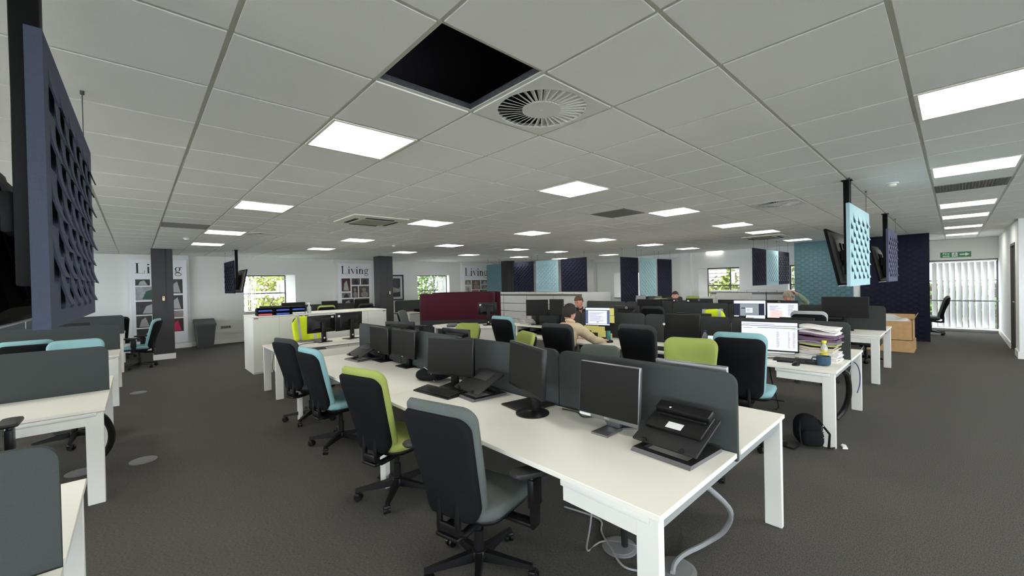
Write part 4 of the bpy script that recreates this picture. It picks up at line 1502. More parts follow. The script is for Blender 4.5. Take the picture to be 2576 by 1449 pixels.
def poster(label, x0, x1, z0, z1, photos):
    cx = (x0 + x1) / 2
    t = thing('wall_poster', label, 'poster', (cx, 15.1, 0), 0, 'tall white wall posters')
    w = (x1 - x0) / 2
    MB().rbox(-w, w, -0.024, -0.002, z0, z1, 0.003, seg=1).build('panel', M_POST, t)
    iw = 2 * w - 0.20
    s = iw / 3.6
    lt = serif_living(s)
    lt.build('title_lettering', M_INK, t, (-iw / 2, -0.0245, z1 - 0.10 - s * 1.0))
    for (a, c, e, f, col, kind) in photos:                       # fractions of the picture area
        xa, xb = -iw / 2 + a * iw, -iw / 2 + c * iw
        H = z1 - 0.17 - s * 1.35 - (z0 + 0.12)
        za, zb = z0 + 0.12 + e * H, z0 + 0.12 + f * H
        m = mat('print_%d_%d_%d' % col, col, rough=0.55, noise=0.35, nscale=9)
        p = MB().box(xa, xb, -0.0265, -0.0245, za, zb)
        o = p.build('printed_photo', m, t)
        if kind:
            mx, dx, dz = (xa + xb) / 2, xb - xa, zb - za
            q = MB()
            if kind == 'bust':
                q.pillow([(0.20 * dx * math.cos(2 * PI * k / 18), 0.17 * dz * math.sin(2 * PI * k / 18)) for k in range(18)], 0.001, 2, 3, lambda v: (mx + v[0], -0.0268 - abs(v[2]), zb - 0.32 * dz + v[1]))
                q.pillow([(0.36 * dx * math.cos(2 * PI * k / 18), 0.26 * dz * max(-0.9, math.sin(2 * PI * k / 18))) for k in range(18)], 0.001, 2, 3, lambda v: (mx + 0.05 * dx + v[0], -0.0267 - abs(v[2]), za + 0.25 * dz + v[1]))
                q.build('figure', mat('print_figure_light', (150, 140, 132), rough=0.6), o)
            else:
                q.prism([(mx - 0.3 * dx, za + 0.08 * dz), (mx + 0.34 * dx, za + 0.05 * dz), (mx + 0.1 * dx, zb - 0.15 * dz), (mx - 0.18 * dx, zb - 0.35 * dz)], -0.0272, -0.0266, 'y')
                q.build('figure', mat('print_figure_' + kind, {'grey': (172, 172, 170), 'dark': (52, 50, 50), 'pink': (196, 40, 88), 'green': (56, 92, 74)}[kind], rough=0.6), o)
    return t


poster('white poster headed Living behind the first charcoal pillar', -0.10, 1.10, 0.16, 2.52, [
    (0, .30, .90, 1, (52, 62, 46), 'grey'), (.34, .66, .90, 1, (70, 70, 70), 'dark'), (.70, 1, .76, 1, (62, 60, 60), 'grey'),
    (0, .66, .66, .88, (152, 154, 156), 'green'), (0, .66, .43, .64, (64, 62, 62), 'grey'), (.70, 1, .49, .73, (58, 56, 56), 'grey'), (.70, 1, .36, .47, (150, 144, 140), 'bust'),
    (0, .32, .22, .41, (72, 70, 66), 'grey'), (.36, .66, .22, .41, (120, 116, 108), 'dark'), (.70, 1, .12, .34, (62, 42, 46), 'pink'), (0, .66, 0, .20, (58, 58, 60), 'grey')])
poster('white poster headed Living left of the second charcoal pillar', 5.40, 6.62, 0.16, 2.52, [
    (0, .31, .72, 1, (84, 36, 40), 'grey'), (.36, .66, .86, 1, (88, 84, 82), 'dark'), (.70, 1, .86, 1, (96, 88, 84), 'dark'),
    (0, .31, .58, .69, (130, 126, 120), 'dark'), (.36, .58, .58, .83, (72, 66, 64), 'bust'), (.62, 1, .58, .83, (86, 80, 76), 'bust'),
    (0, .42, .40, .55, (50, 48, 50), 'grey'), (.46, 1, .40, .55, (56, 56, 60), 'grey'), (0, .5, .1, .37, (80, 76, 74), 'bust'), (.54, 1, .1, .37, (90, 86, 84), 'dark')])
poster('white poster headed Living left of the teal felt panel', 10.92, 12.45, 0.16, 2.52, [
    (0, .24, .87, 1, (130, 126, 86), 'grey'), (.28, .66, .73, 1, (120, 100, 76), 'bust'), (.70, 1, .87, 1, (96, 96, 100), 'grey'), (.70, 1, .73, .85, (112, 100, 86), 'bust'),
    (0, .24, .53, .84, (190, 192, 196), 'bust'), (.28, .58, .46, .71, (140, 92, 98), 'bust'), (.62, 1, .46, .71, (46, 92, 76), 'bust'), (0, .24, .4, .5, (84, 82, 84), 'dark'), (.28, 1, .1, .43, (90, 88, 86), 'bust')])

pf = thing('framed_picture', 'black framed picture right of the second charcoal pillar', 'picture', (7.55, 15.2, 0))
b = MB()
for a in ((-0.46, 0.46, 2.05, 2.10), (-0.46, 0.46, 1.08, 1.13), (-0.46, -0.41, 1.13, 2.05), (0.41, 0.46, 1.13, 2.05)):
    b.box(a[0], a[1], -0.03, -0.001, a[2], a[3])
b.build('frame', mat('black_frame', (36, 33, 36), rough=0.4), pf)
MB().box(-0.41, 0.41, -0.012, -0.001, 1.13, 2.05).build('mount', mat('grey_mount', (188, 190, 196), rough=0.8), pf)
pp = MB().box(-0.32, 0.32, -0.014, -0.0121, 1.22, 1.96).build('print', mat('dark_landscape_print', (58, 56, 56), rough=0.5, noise=0.6, nscale=5), pf)
MB().prism([(-0.31, 1.50), (0.0, 1.62), (0.2, 1.55), (0.31, 1.60), (0.31, 1.42), (-0.31, 1.36)], -0.0150, -0.0141, 'y').build('pale_hills', mat('print_pale', (140, 138, 136), rough=0.6, noise=0.4, nscale=8), pp)


def controller(label, x, y, z):
    t = thing('wall_controller', label, 'wall control', (x, y, z), 0, 'cream wall controllers on the pillars')
    MB().rbox(-0.032, 0.032, -0.012, -0.0005, -0.06, 0.06, 0.003).build('back_plate', M_TVB, t)
    MB().rbox(-0.022, 0.026, -0.022, -0.012, -0.052, 0.054, 0.004).build('cover', mat('cream_plastic', (228, 214, 178), rough=0.5), t)
    MB().box(-0.012, 0.016, -0.0228, -0.0222, 0.022, 0.036).build('display', M_DARKFRAME, t)


controller('cream controller on the first charcoal pillar beside the light blue chair', 0.49, 12.86, 1.46)
controller('cream controller on the second charcoal pillar', 6.28, 12.88, 1.43)

st = thing('socket_strip', 'grey socket strip on the wall between bin and cupboards', 'wall sockets', (2.02, 15.2, 0.50))
MB().rbox(-0.13, 0.13, -0.02, -0.001, -0.04, 0.04, 0.004).build('backbox', mat('socket_grey', (168, 168, 164), rough=0.5), st)
for k in range(4):
    MB().box(-0.115 + 0.06 * k, -0.07 + 0.06 * k, -0.024, -0.0201, -0.028, 0.028).build('socket', mat('socket_dark', (96, 96, 94), rough=0.5), st)
tag(MB().box(1.2, 4.1, 15.17, 15.199, 0.30, 0.37).build('dado_trunking', M_WALL_L), 'wall coloured cable trunking low on the wall below the left window', 'cable trunking')

# green exit sign over the blinds window
M_GREEN = mat('sign_green', (52, 132, 84), rough=0.5)
M_SIGNW = mat('sign_white', (232, 240, 234), rough=0.5)
sg = thing('exit_sign', 'green fire exit sign with running man and arrow above the blinds', 'sign', (17.3, -0.03, 2.20), 0)
MB().rbox(-0.012, -0.001, -0.30, 0.30, -0.075, 0.075, 0.002, seg=1).build('sign_board', M_GREEN, sg)
text_mesh('Fire', 0.088, M_SIGNW, sg, (-0.0128, 0.185, 0.030), (PI / 2, 0, -PI / 2), 'lettering', (1.0, 0.85), bold=0.002)
text_mesh('exit', 0.088, M_SIGNW, sg, (-0.0128, 0.185, -0.036), (PI / 2, 0, -PI / 2), 'lettering', (1.0, 0.85), bold=0.002)
MB().box(-0.0135, -0.0121, -0.04, 0.07, -0.062, 0.062).build('pictogram_panel', M_SIGNW, sg)
rm = MB()
rm.cyl((-0.0142, 0.012, 0.040), (-0.0136, 0.012, 0.040), 0.011, n=12)
for p in ([(0.012, 0.028), (0.028, 0.0), (0.046, -0.006)], [(0.014, 0.026), (0.012, -0.012), (0.036, -0.040), (0.052, -0.05)], [(0.012, -0.012), (-0.010, -0.034), (-0.022, -0.058)], [(0.016, 0.022), (-0.008, 0.016), (-0.024, 0.0)]):
    rm.tube([(-0.0139, y, z) for y, z in p], 0.006, 6)
rm.build('running_man', M_GREEN, sg)
ar = MB().prism([(-0.08, 0.018), (-0.19, 0.018), (-0.19, 0.05), (-0.27, 0.0), (-0.19, -0.05), (-0.19, -0.018), (-0.08, -0.018)], -0.0132, -0.0121, 'x')
ar.build('arrow', M_SIGNW, sg)

# big dark bin by the poster wall
bn = thing('waste_bin', 'large dark grey waste bin against the poster wall', 'bin', (1.46, 14.78, 0))
bn.scale = (0.68, 1, 1)
M_BIN = mat('bin_grey', (74, 76, 79), rough=0.6)
b = MB()
for z0, z1, w0, w1 in ((0.0, 0.62, 0.26, 0.34),):
    vs = []
    for (w, z) in ((w0, z0), (w1, z1), (w1 - 0.02, z1), (w0 - 0.02, z0 + 0.02)):
        vs += [(-w, -w * 0.75, z), (w, -w * 0.75, z), (w, w * 0.75, z), (-w, w * 0.75, z)]
    fs = [(3, 2, 1, 0)]
    for k in range(3):
        for q in range(4):
            fs.append((4 * k + q, 4 * k + (q + 1) % 4, 4 * k + 4 + (q + 1) % 4, 4 * k + 4 + q))
    fs.append((12, 13, 14, 15))
    b.add(vs, fs)
b.build('tub', M_BIN, bn)
lid = MB()
lid.add([(-0.37, -0.28, 0.62), (0.37, -0.28, 0.62), (0.37, 0.28, 0.70), (-0.37, 0.28, 0.70), (-0.36, -0.27, 0.68), (0.36, -0.27, 0.68), (0.36, 0.28, 0.80), (-0.36, 0.28, 0.80)],
        [(3, 2, 1, 0), (4, 5, 6, 7), (0, 1, 5, 4), (1, 2, 6, 5), (2, 3, 7, 6), (3, 0, 4, 7)])
lid.build('lid', M_BIN, bn)
# ---------------------------------------------------------------- more desks
def single_desk(label, x, y, rz, n, u=1.2):
    t = bench(label, (x, y, 0), rz, n, double=False, u=u, drawers=())
    L = n * u
    for y0 in (0.012, L - 0.112):
        MB().rbox(-0.08, -0.04, y0, y0 + 0.1, 0, DZ - 0.026, 0.004, seg=1).build('leg', M_DESKLEG, t)
    MB().rbox(-0.062, -0.044, 0.13, L - 0.13, 0.26, DZ - 0.076, 0.002, seg=1).build('modesty_panel', M_DESK, t)
    return t


single_desk('white desk set crosswise beyond the nearest bench, carrying two monitor backs', 1.47, 6.70, -PI / 2, 2)
bench('white bench desk by the poster wall, left of the second pillar', (2.9, 13.35, 0), -PI / 2, 2, u=1.4, drawers=())
bench('white bench desk by the poster wall, right of the second pillar', (6.62, 13.2, 0), -PI / 2, 2, u=1.4, drawers=())
for q in range(2):
    desk_screen('dark fabric screen on the wall bench left of the second pillar, %s half' % ['left', 'right'][q], 2.9, 13.35, -PI / 2, q, u=1.4, m=M_SCREEND)
    desk_screen('dark fabric screen on the wall bench right of the second pillar, %s half' % ['left', 'right'][q], 6.62, 13.2, -PI / 2, q, u=1.4, m=M_SCREEND)
bench('white bench desk in the far right of the room, by the tall trio of panels', (12.2, 5.6, 0), 0, 2, u=1.4, drawers=())
desk_screen('dark fabric screen on the far right bench desk', 12.2, 5.6, 0, 0, u=1.4, m=M_SCREEND)
bench('white bench desk behind the tall cabinet side, in the far corner', (12.6, 9.2, 0), 0, 2, u=1.4, drawers=())
desk_screen('dark fabric screen on the far corner bench desk', 12.6, 9.2, 0, 0, u=1.4, m=M_SCREEND)

# wave fronted desk beside the maroon booth
wd = thing('curved_desk', 'white curved desk with a panelled front before the maroon booth', 'desk', (0, 0, 0))
top = [(4.78, 7.62), (4.80, 7.44), (4.98, 7.20), (5.28, 6.90), (5.56, 6.62), (5.80, 6.50), (6.35, 6.62), (6.42, 7.0), (5.75, 7.35), (5.35, 8.05), (4.95, 8.05)]
MB().prism(top, DZ - 0.03, DZ, 'z').build('worktop', M_DESK, wd)
pn = MB()
fr_ = [(4.90, 7.46), (5.06, 7.24), (5.34, 6.96), (5.60, 6.72), (5.82, 6.60)]
for (a, c), (e, f) in zip(fr_[:-1], fr_[1:]):
    pn.add([(a, c, 0.05), (e, f, 0.05), (e, f, DZ - 0.031), (a, c, DZ - 0.031), (a + 0.014, c + 0.014, 0.05), (e + 0.014, f + 0.014, 0.05), (e + 0.014, f + 0.014, DZ - 0.031), (a + 0.014, c + 0.014, DZ - 0.031)],
           [(0, 1, 2, 3), (7, 6, 5, 4), (3, 2, 6, 7), (0, 4, 5, 1)])
pn.build('front_panel', M_DESK, wd)
for x, y in ((4.98, 7.95), (5.25, 7.95), (6.3, 6.95), (6.25, 6.68)):
    MB().rbox(x - 0.03, x + 0.03, y - 0.03, y + 0.03, 0, DZ - 0.031, 0.004).build('leg', M_DESKLEG, wd)

# monitor riser shelf on the middle bench
rs = thing('monitor_shelf', 'white raised shelf on the bench carrying papers and a dark monitor', 'shelf', (5.34, 5.02, DZ))
MB().rbox(-0.22, 0.22, -0.48, 0.49, 0.122, 0.14, 0.002, seg=1).build('shelf_board', M_DESK, rs)
for yy in (-0.45, 0.45):
    MB().box(-0.2, 0.2, yy - 0.009, yy + 0.009, 0, 0.122).build('side_support', M_DESK, rs)
for k, yy in enumerate((-0.24, 0.22)):
    tr = MB().rbox(-0.14, 0.14, -0.17, 0.17, 0.0, 0.012, 0.003)
    for a in ((-0.14, -0.13, -0.17, 0.17), (-0.14, 0.14, -0.17, -0.16), (-0.14, 0.14, 0.16, 0.17)):
        tr.box(*a, 0.01, 0.055)
    tag(tr.build('letter_tray', M_TVB, None, (5.27, 5.02 + yy, DZ)), 'black letter tray under the white raised shelf, %s one' % ['right', 'left'][k], 'letter tray', 'letter trays under the raised shelf')

# ---------------------------------------------------------------- more monitors and desk clutter far back
monitor('left one of the two black monitor backs on the crosswise desk', 2.26, 7.16, 100, 0.47, 0.285, 0.44, base='arm', sticker='backtopr', tilt=2)
monitor('right one of the two black monitor backs on the crosswise desk', 2.74, 7.22, 108, 0.54, 0.31, 0.46, base='arm', sticker='backtop', tilt=2)
keyboard('pale keyboard on the crosswise desk under the left monitor back', 2.18, 7.38, 95, m=M_MONS)
monitor('black monitor back with a white sticker against the maroon booth', 5.72, 7.02, 62, 0.42, 0.27, 0.50, base='arm', sticker='backtop', tilt=2)
for lab, x, y, dg, w in (('wide black monitor on the wall bench, right of the left window', 3.35, 12.95, 268, 0.62), ('dark monitor on the wall bench below the middle poster', 4.35, 12.95, 262, 0.46),
                         ('dark monitor at the right end of the wall bench, near the second pillar', 5.35, 12.95, 275, 0.50), ('dark monitor on the right-hand wall bench, left of the booth', 8.35, 12.8, 265, 0.50)):
    monitor(lab, x, y, dg, w, 0.32, 0.50, base='rect', tilt=2)
monitor('black monitor silhouette against the left window, above the file trays', 2.95, 13.7, 268, 0.62, 0.33, 0.40, base='rect', z=DZ)
monitor('dark monitor on the far corner bench left of the tall navy panel', 12.2, 10.4, 195, 0.42, 0.36, 0.50, base='rect')
monitor('white backed monitor below the far window, left of two', 11.95, 6.95, 20, 0.5, 0.30, 0.44, 'silver', base='rect')
monitor('white backed monitor below the far window, right of two', 11.95, 6.35, 350, 0.5, 0.30, 0.42, 'silver', base='rect')
monitor('black monitor on the third left bench, seen over the fabric screen', -0.78, 9.25, 90, 0.5, 0.28, 0.43, base='rect', tilt=0)

M_BLUEF = mat('folder_blue', (58, 88, 190), rough=0.5)
M_PAPER = mat('paper', (232, 230, 226), rough=0.8)
M_REDF = mat('folder_red', (205, 92, 98), rough=0.6)
for k, (x, c2) in enumerate(((1.86, M_REDF), (2.16, M_BLUEF), (2.44, M_PAPER))):
    t = thing('file_tray', 'black file tray on the white cupboard, %s' % ['with red papers at the bottom', 'middle one with blue folders', 'with a blue folder over cream papers'][k], 'file tray', (x, 9.27, 1.11), 0.05 * (k - 1), 'black file trays on the cupboard')
    for q in range(2):
        b = MB()
        z0 = 0.075 * q
        b.box(-0.13, 0.13, -0.16, 0.16, z0, z0 + 0.006)
        b.box(-0.13, -0.124, -0.16, 0.16, z0 + 0.006, z0 + 0.06)
        b.box(0.124, 0.13, -0.16, 0.16, z0 + 0.006, z0 + 0.06)
        b.box(-0.124, 0.124, 0.154, 0.16, z0 + 0.006, z0 + 0.06)
        b.build('tray', M_TVB, t)
        MB().rbox(-0.115, 0.115, -0.175, 0.13, z0 + 0.0065, z0 + 0.038, 0.004).build('folder', c2 if q == 0 else M_BLUEF, t)
    MB().rbox(-0.13, 0.13, -0.165, 0.16, 0.142, 0.152, 0.003).build('lid', M_TVB, t)
sp = thing('spray_bottle', 'clear pump bottle beside the black file trays on the cupboard', 'bottle', (2.68, 9.22, 1.11))
M_CLEAR = mat('clear_plastic', (214, 220, 222), rough=0.15, trans=0.5)
MB().lathe([(0.04, 0), (0.042, 0.01), (0.042, 0.12), (0.02, 0.15), (0.014, 0.165)], n=18).build('body', M_CLEAR, sp)
h = MB()
h.cyl((0, 0, 0.165), (0, 0, 0.2), 0.012, n=12)
h.rbox(-0.05, 0.02, -0.012, 0.012, 0.2, 0.215, 0.004)
h.build('pump', mat('pump_white', (236, 236, 236), rough=0.4), sp)
tag(MB().rbox(-0.2, 0.2, -0.16, 0.16, 0, 0.004, 0.001).build('paper_sheet', M_PAPER, None, (3.5, 9.3, 1.1102)), 'flat dark printed sheet on the low white cupboard row', 'paper')
tag(MB().pillow(rrect(0.24, 0.2, 0.05), 0.3, 4, 3, lambda q: (q[0], q[1], 0.15 + q[2])).build('blue_bag', mat('bag_blue', (34, 44, 110), rough=0.8), None, (5.55, 12.72, DZ)), 'blue bag standing on the wall bench by the second pillar', 'bag')

# ---------------------------------------------------------------- things on the paper pile bench
pile = thing('paper_pile', 'tall untidy pile of papers with a purple folder behind the yellow bottle', 'papers', (5.40, 1.03, DZ))
rn = random.Random(4)
z = 0.0
cols = [(M_PAPER, 9, 0.012), (mat('paper_cream', (206, 196, 180), rough=0.8), 4, 0.012), (M_TVB, 1, 0.02), (mat('folder_olive', (172, 178, 92), rough=0.6), 1, 0.018),
        (mat('paper_grey', (150, 146, 144), rough=0.8), 3, 0.01), (mat('folder_purple', (112, 84, 108), rough=0.6), 3, 0.024), (M_PAPER, 3, 0.012), (mat('paper_brown', (140, 118, 104), rough=0.8), 1, 0.008), (M_PAPER, 3, 0.012)]
for m, n, hh in cols:
    for q in range(n):
        a = rn.uniform(-0.11, 0.11)
        sx, sy = rn.uniform(0.21, 0.25), rn.uniform(0.37, 0.44)
        T = Matrix.Translation((rn.uniform(-0.025, 0.025), rn.uniform(-0.02, 0.02), z)) @ Matrix.Rotation(a, 4, 'Z')
        b = MB()
        nn = 8
        vs = []
        for k in range(nn + 1):
            v = -1 + 2 * k / nn
            lift_ = 0.012 * math.sin(3 * v + 7 * a) * (1 if z > 0.1 else 0.3) + (0.025 * (1 - v * v) if z > 0.24 else 0)
            for s in (-1, 1):
                vs += [(s * sx / 2, v * sy / 2, max(0.0, lift_)), (s * sx / 2, v * sy / 2, max(0.0, lift_) + hh * 0.9)]
        fs = []
        for k in range(nn):
            o = 4 * k
            fs += [(o, o + 4, o + 6, o + 2), (o + 1, o + 3, o + 7, o + 5), (o, o + 1, o + 5, o + 4), (o + 2, o + 6, o + 7, o + 3)]
        fs += [(0, 2, 3, 1), (4 * nn, 4 * nn + 1, 4 * nn + 3, 4 * nn + 2)]
        b.add(vs, fs, 0, False, T)
        b.build('folder' if hh > 0.013 else 'sheets', m, pile)
        z += hh * 0.92
pile2 = thing('paper_pile', 'low pile of crumpled papers under the lit spreadsheet monitor', 'papers', (5.27, 1.33 - 0.02, DZ))
for q in range(7):
    T = Matrix.Translation((rn.uniform(-0.03, 0.03), rn.uniform(-0.04, 0.04), 0.011 * q)) @ Matrix.Rotation(rn.uniform(-0.5, 0.5), 4, 'Z')
    MB().rbox(-0.10, 0.10, -0.14, 0.14, 0, 0.010, 0.002, T=T).build('sheets', [M_PAPER, MATS['paper_grey'], M_PAPER, MATS['paper_cream']][q % 4], pile2)
tag(MB().rbox(-0.075, 0.075, -0.11, 0.11, 0, 0.012, 0.003).build('notepad', M_PAPER, None, (5.0, 1.40, DZ), 0.1), 'white notepad on the bench edge beside the light blue chair back', 'notepad')

M_MUG = mat('mug_blue', (44, 76, 96), rough=0.35)
mg_ = thing('mug', 'dark blue mug on the bench end in front of the yellow bottle', 'mug', (5.08, 0.90, DZ))
MB().lathe([(0.040, 0), (0.056, 0.014), (0.060, 0.03), (0.060, 0.095), (0.056, 0.095), (0.056, 0.03), (0.02, 0.014)], n=24).build('cup', M_MUG, mg_)
hd = MB()
hd.tube([(0.0, 0.058, 0.078), (0, 0.088, 0.076), (0, 0.098, 0.055), (0, 0.084, 0.03), (0, 0.058, 0.028)], 0.007, 8)
hd.build('handle', M_MUG, mg_)
bo = thing('drink_bottle', 'half full yellow drink bottle with a yellow cap by the paper pile', 'bottle', (5.29, 0.93, DZ))
MB().lathe([(0.030, 0), (0.033, 0.01), (0.033, 0.1), (0.034, 0.14), (0.028, 0.17), (0.016, 0.19), (0.016, 0.2)], n=20).build('bottle_body', mat('bottle_clear', (226, 226, 214), rough=0.15, trans=0.3), bo)
MB().lathe([(0.0335, 0.03), (0.0345, 0.031), (0.0345, 0.125), (0.0335, 0.126)], n=20).build('label_band', mat('drink_yellow', (226, 204, 40), rough=0.4), bo)
MB().lathe([(0.021, 0.197), (0.022, 0.2), (0.022, 0.225), (0.02, 0.228)], n=18).build('cap', mat('cap_yellow', (232, 216, 58), rough=0.4), bo)
wb = thing('water_bottle', 'clear water bottle with a blue cap right of the dangling webcam monitor', 'bottle', (5.42, 2.20, DZ))
MB().lathe([(0.04, 0), (0.044, 0.02), (0.044, 0.13), (0.03, 0.17), (0.016, 0.20), (0.014, 0.215)], n=20).build('bottle_body', M_CLEAR, wb)
MB().lathe([(0.018, 0.213), (0.018, 0.235)], n=16).build('cap', mat('cap_blue', (52, 62, 128), rough=0.4), wb)
for k in range(3):
    tag(MB().rbox(-0.16, 0.16, -0.21, 0.21, 0, 0.018, 0.003).build('book', [mat('book_white', (214, 208, 200), rough=0.6), mat('book_brown', (140, 120, 84), rough=0.6), mat('book_cream', (206, 196, 184), rough=0.6)][k], None, (5.36 - 0.012 * k, 1.93, DZ + 0.0185 * k), 0.1 * k),
        ['bottom white book of the short stack behind the open laptop', 'brown middle book of the short stack behind the open laptop', 'cream top book of the short stack behind the open laptop'][k], 'book', 'books behind the open laptop')
cn = thing('drink_can', 'tall teal drink can in front of the sticky notes', 'can', (5.20, 3.52, DZ))
MB().lathe([(0.024, 0), (0.029, 0.008), (0.029, 0.145), (0.024, 0.158)], n=20).build('can_body', mat('can_teal', (62, 140, 146), rough=0.3, metal=0.3, noise=0.3, nscale=30), cn)
MB().lathe([(0.024, 0.158), (0.022, 0.156)], n=20).build('can_lid', M_CHROME, cn)
M_NOTE = mat('sticky_note_yellow', (222, 214, 126), rough=0.8)
# notes stuck to the drawing monitor: its frame faces 195 degrees
def note(u, zc, w, hgt, k, label):
    c, s_ = math.cos(R(195)), math.sin(R(195))
    ux, uy = s_, -c                                              # to the right as seen from its front
    x, y = 5.32 + c * (0.016 + 0.0012 * k) + ux * u, 3.80 + s_ * (0.016 + 0.0012 * k) + uy * u
    o = MB().rbox(-w / 2, w / 2, -0.0005, 0.0005, -hgt / 2, hgt / 2, 0.0003, seg=1).build('sticky_note', M_NOTE, None, (x, y, zc), R(195 - 90))
    tag(o, label, 'sticky note', 'yellow sticky notes on the drawing monitor')


note(-0.235, 1.165, 0.07, 0.11, 0, 'yellow sticky note on the right edge of the drawing monitor, upper one')
note(-0.236, 1.05, 0.075, 0.11, 1, 'yellow sticky note on the right edge of the drawing monitor, lower one')
note(0.10, 0.905, 0.24, 0.075, 0, 'wide yellow note below the left half of the drawing monitor')
note(-0.01, 0.885, 0.22, 0.10, 1, 'wide yellow note hanging lower below the drawing monitor')
note(-0.07, 0.82, 0.13, 0.10, 2, 'square yellow note hanging lowest, left of the teal can')
note(-0.20, 0.80, 0.07, 0.07, 1, 'small yellow note right of the teal can')
pl_ = thing('paper_stack', 'sloping stack of newspapers on the white raised shelf', 'papers', (5.34, 5.36, RISER_Z))
for q in range(8):
    MB().rbox(-0.12, 0.12, -0.10, 0.10, 0, 0.011, 0.003, T=Matrix.Translation((0, 0.012 * q, 0.0115 * q)) @ Matrix.Rotation(rn.uniform(-0.2, 0.2), 4, 'Z')).build('newspaper', [M_PAPER, MATS['paper_grey']][q % 2], pl_)
tag(MB().rbox(-0.20, 0.20, -0.26, 0.26, 0, 0.085, 0.006).build('black_box', M_TVB, None, (8.65, 3.98, DZ + 0.0)), 'small black box below the dark monitor on the third bench', 'box')
tag(MB().rbox(-0.14, 0.14, -0.2, 0.2, 0, 0.09, 0.006).build('black_box', M_TVB, None, (7.35, 12.75, DZ)), 'black device on the wall bench right of the second pillar', 'box')
dk = thing('docking_station', 'black dock with a white label under the large dark monitor by the aisle', 'dock', (8.42, 1.42, DZ))
MB().rbox(-0.08, 0.08, -0.2, 0.2, 0, 0.2, 0.01).build('body', M_TVB, dk)
MB().box(-0.0812, -0.0802, -0.02, 0.1, 0.12, 0.165).build('label_sticker', M_STICK, dk)
for k, (x, y) in enumerate(((5.02, 7.38), (5.35, 7.05))):
    tag(MB().rbox(-0.16, 0.16, -0.09, 0.09, 0, 0.06, 0.006).build('desk_phone_base', mat('device_grey', (90, 92, 94), rough=0.5), None, (x, y, DZ), 0.8), ['grey device at the left of the curved desk by the booth', 'grey device in the middle of the curved desk by the booth'][k], 'desk device')
ph = MB().lathe([(0.04, 0), (0.045, 0.02), (0.04, 0.12), (0.03, 0.13)], n=16).build('pink_cup', mat('cup_pink', (214, 92, 110), rough=0.5), None, (5.93, 6.68, DZ))
tag(ph, 'pink cup beside the monitor back at the maroon booth', 'cup')

# clutter on the nearest bench and crosswise desk
pc = thing('cable_pouch', 'black pouch of tangled cables left of the large black monitor', 'pouch', (2.04, 3.33, DZ), 0.2)
MB().pillow(rrect(0.22, 0.34, 0.08), 0.10, 6, 2.2, lambda q: (q[0], q[1], 0.05 + max(-0.05, q[2] * (1 + 0.4 * math.sin(9 * q[0] + 14 * q[1])) ))).build('pouch_body', M_BLK, pc)
MB().tube([(-0.10, -0.12, 0.02), (-0.06, -0.02, 0.10), (-0.02, 0.10, 0.115), (0.06, 0.15, 0.06)], 0.004, 6).build('grey_cable', mat('cable_grey', (168, 168, 170), rough=0.5), pc)


def cable(label, pts, r, m, cat='cable', group=None, n=8, name='cable'):
    P = [Vector(p) for p in pts]
    sm = []
    for i in range(len(P) - 1):
        p0, p1, p2, p3 = P[max(i - 1, 0)], P[i], P[i + 1], P[min(i + 2, len(P) - 1)]
        for k in range(6):
            t = k / 6
            sm.append(0.5 * ((2 * p1) + (p2 - p0) * t + (2 * p0 - 5 * p1 + 4 * p2 - p3) * t * t + (3 * p1 - p0 - 3 * p2 + p3) * t ** 3))
    sm.append(P[-1])
    return tag(MB().tube(sm, r, n).build(name, m), label, cat, group)


M_CBK = mat('cable_black', (24, 24, 25), rough=0.5)
M_CGR = mat('cable_light_grey', (150, 150, 150), rough=0.5)
M_SPIRAL = mat('spiral_hose_grey', (148, 150, 150), rough=0.45)
cable('black cables trailing from the turned monitor along the fabric screen', [(2.17, 1.86, 0.745), (2.19, 1.75, 0.742), (2.14, 1.66, 0.742), (2.20, 1.60, 0.742), (2.21, 1.50, 0.75)], 0.005, M_CBK)
cable('black headset cable lying across the crosswise desk', [(1.58, 6.94, 0.742), (1.70, 7.02, 0.742), (1.85, 6.96, 0.742), (2.0, 7.08, 0.742), (2.2, 7.06, 0.742)], 0.005, M_CBK)
tag(MB().pillow(rrect(0.07, 0.22, 0.03), 0.05, 4, 3, lambda q: (q[0], q[1], 0.025 + q[2])).build('headset_case', M_TVB, None, (1.62, 6.92, DZ), 1.3), 'small black case on the end of the crosswise desk', 'case')
cable('thin black cable looping below the end of the crosswise desk', [(1.56, 6.90, 0.735), (1.50, 6.84, 0.70), (1.455, 6.80, 0.52), (1.47, 6.82, 0.42), (1.52, 6.85, 0.38)], 0.004, M_CBK)
cable('thick light grey spiral hose curling from bench to floor box', [(1.98, 0.90, 0.69), (2.10, 0.86, 0.58), (2.36, 0.84, 0.36), (2.49, 0.92, 0.16), (2.46, 1.02, 0.05), (2.32, 1.08, 0.025), (2.20, 1.08, 0.03), (2.13, 1.06, 0.02)], 0.014, M_SPIRAL, 'cable hose')
cable('black umbilical hose dropping below the nearest bench drawer', [(1.75, 1.13, 0.66), (1.80, 1.18, 0.55), (1.98, 1.30, 0.40), (2.12, 1.36, 0.22), (2.15, 1.37, 0.02)], 0.020, M_CBK, 'cable hose')
cable('thin grey cable on the carpet under the nearest bench, crossing another', [(1.78, 1.30, 0.62), (1.80, 1.36, 0.3), (1.95, 1.50, 0.02), (2.10, 1.50, 0.008), (2.20, 1.36, 0.008), (2.26, 1.18, 0.008)], 0.005, M_CGR)
cable('thin grey cable snaking left over the carpet under the nearest bench', [(2.24, 1.92, 0.008), (2.29, 1.66, 0.008), (2.18, 1.56, 0.008), (2.08, 1.42, 0.008), (2.00, 1.28, 0.008), (2.06, 1.17, 0.008), (2.12, 1.12, 0.02)], 0.006, M_CGR)
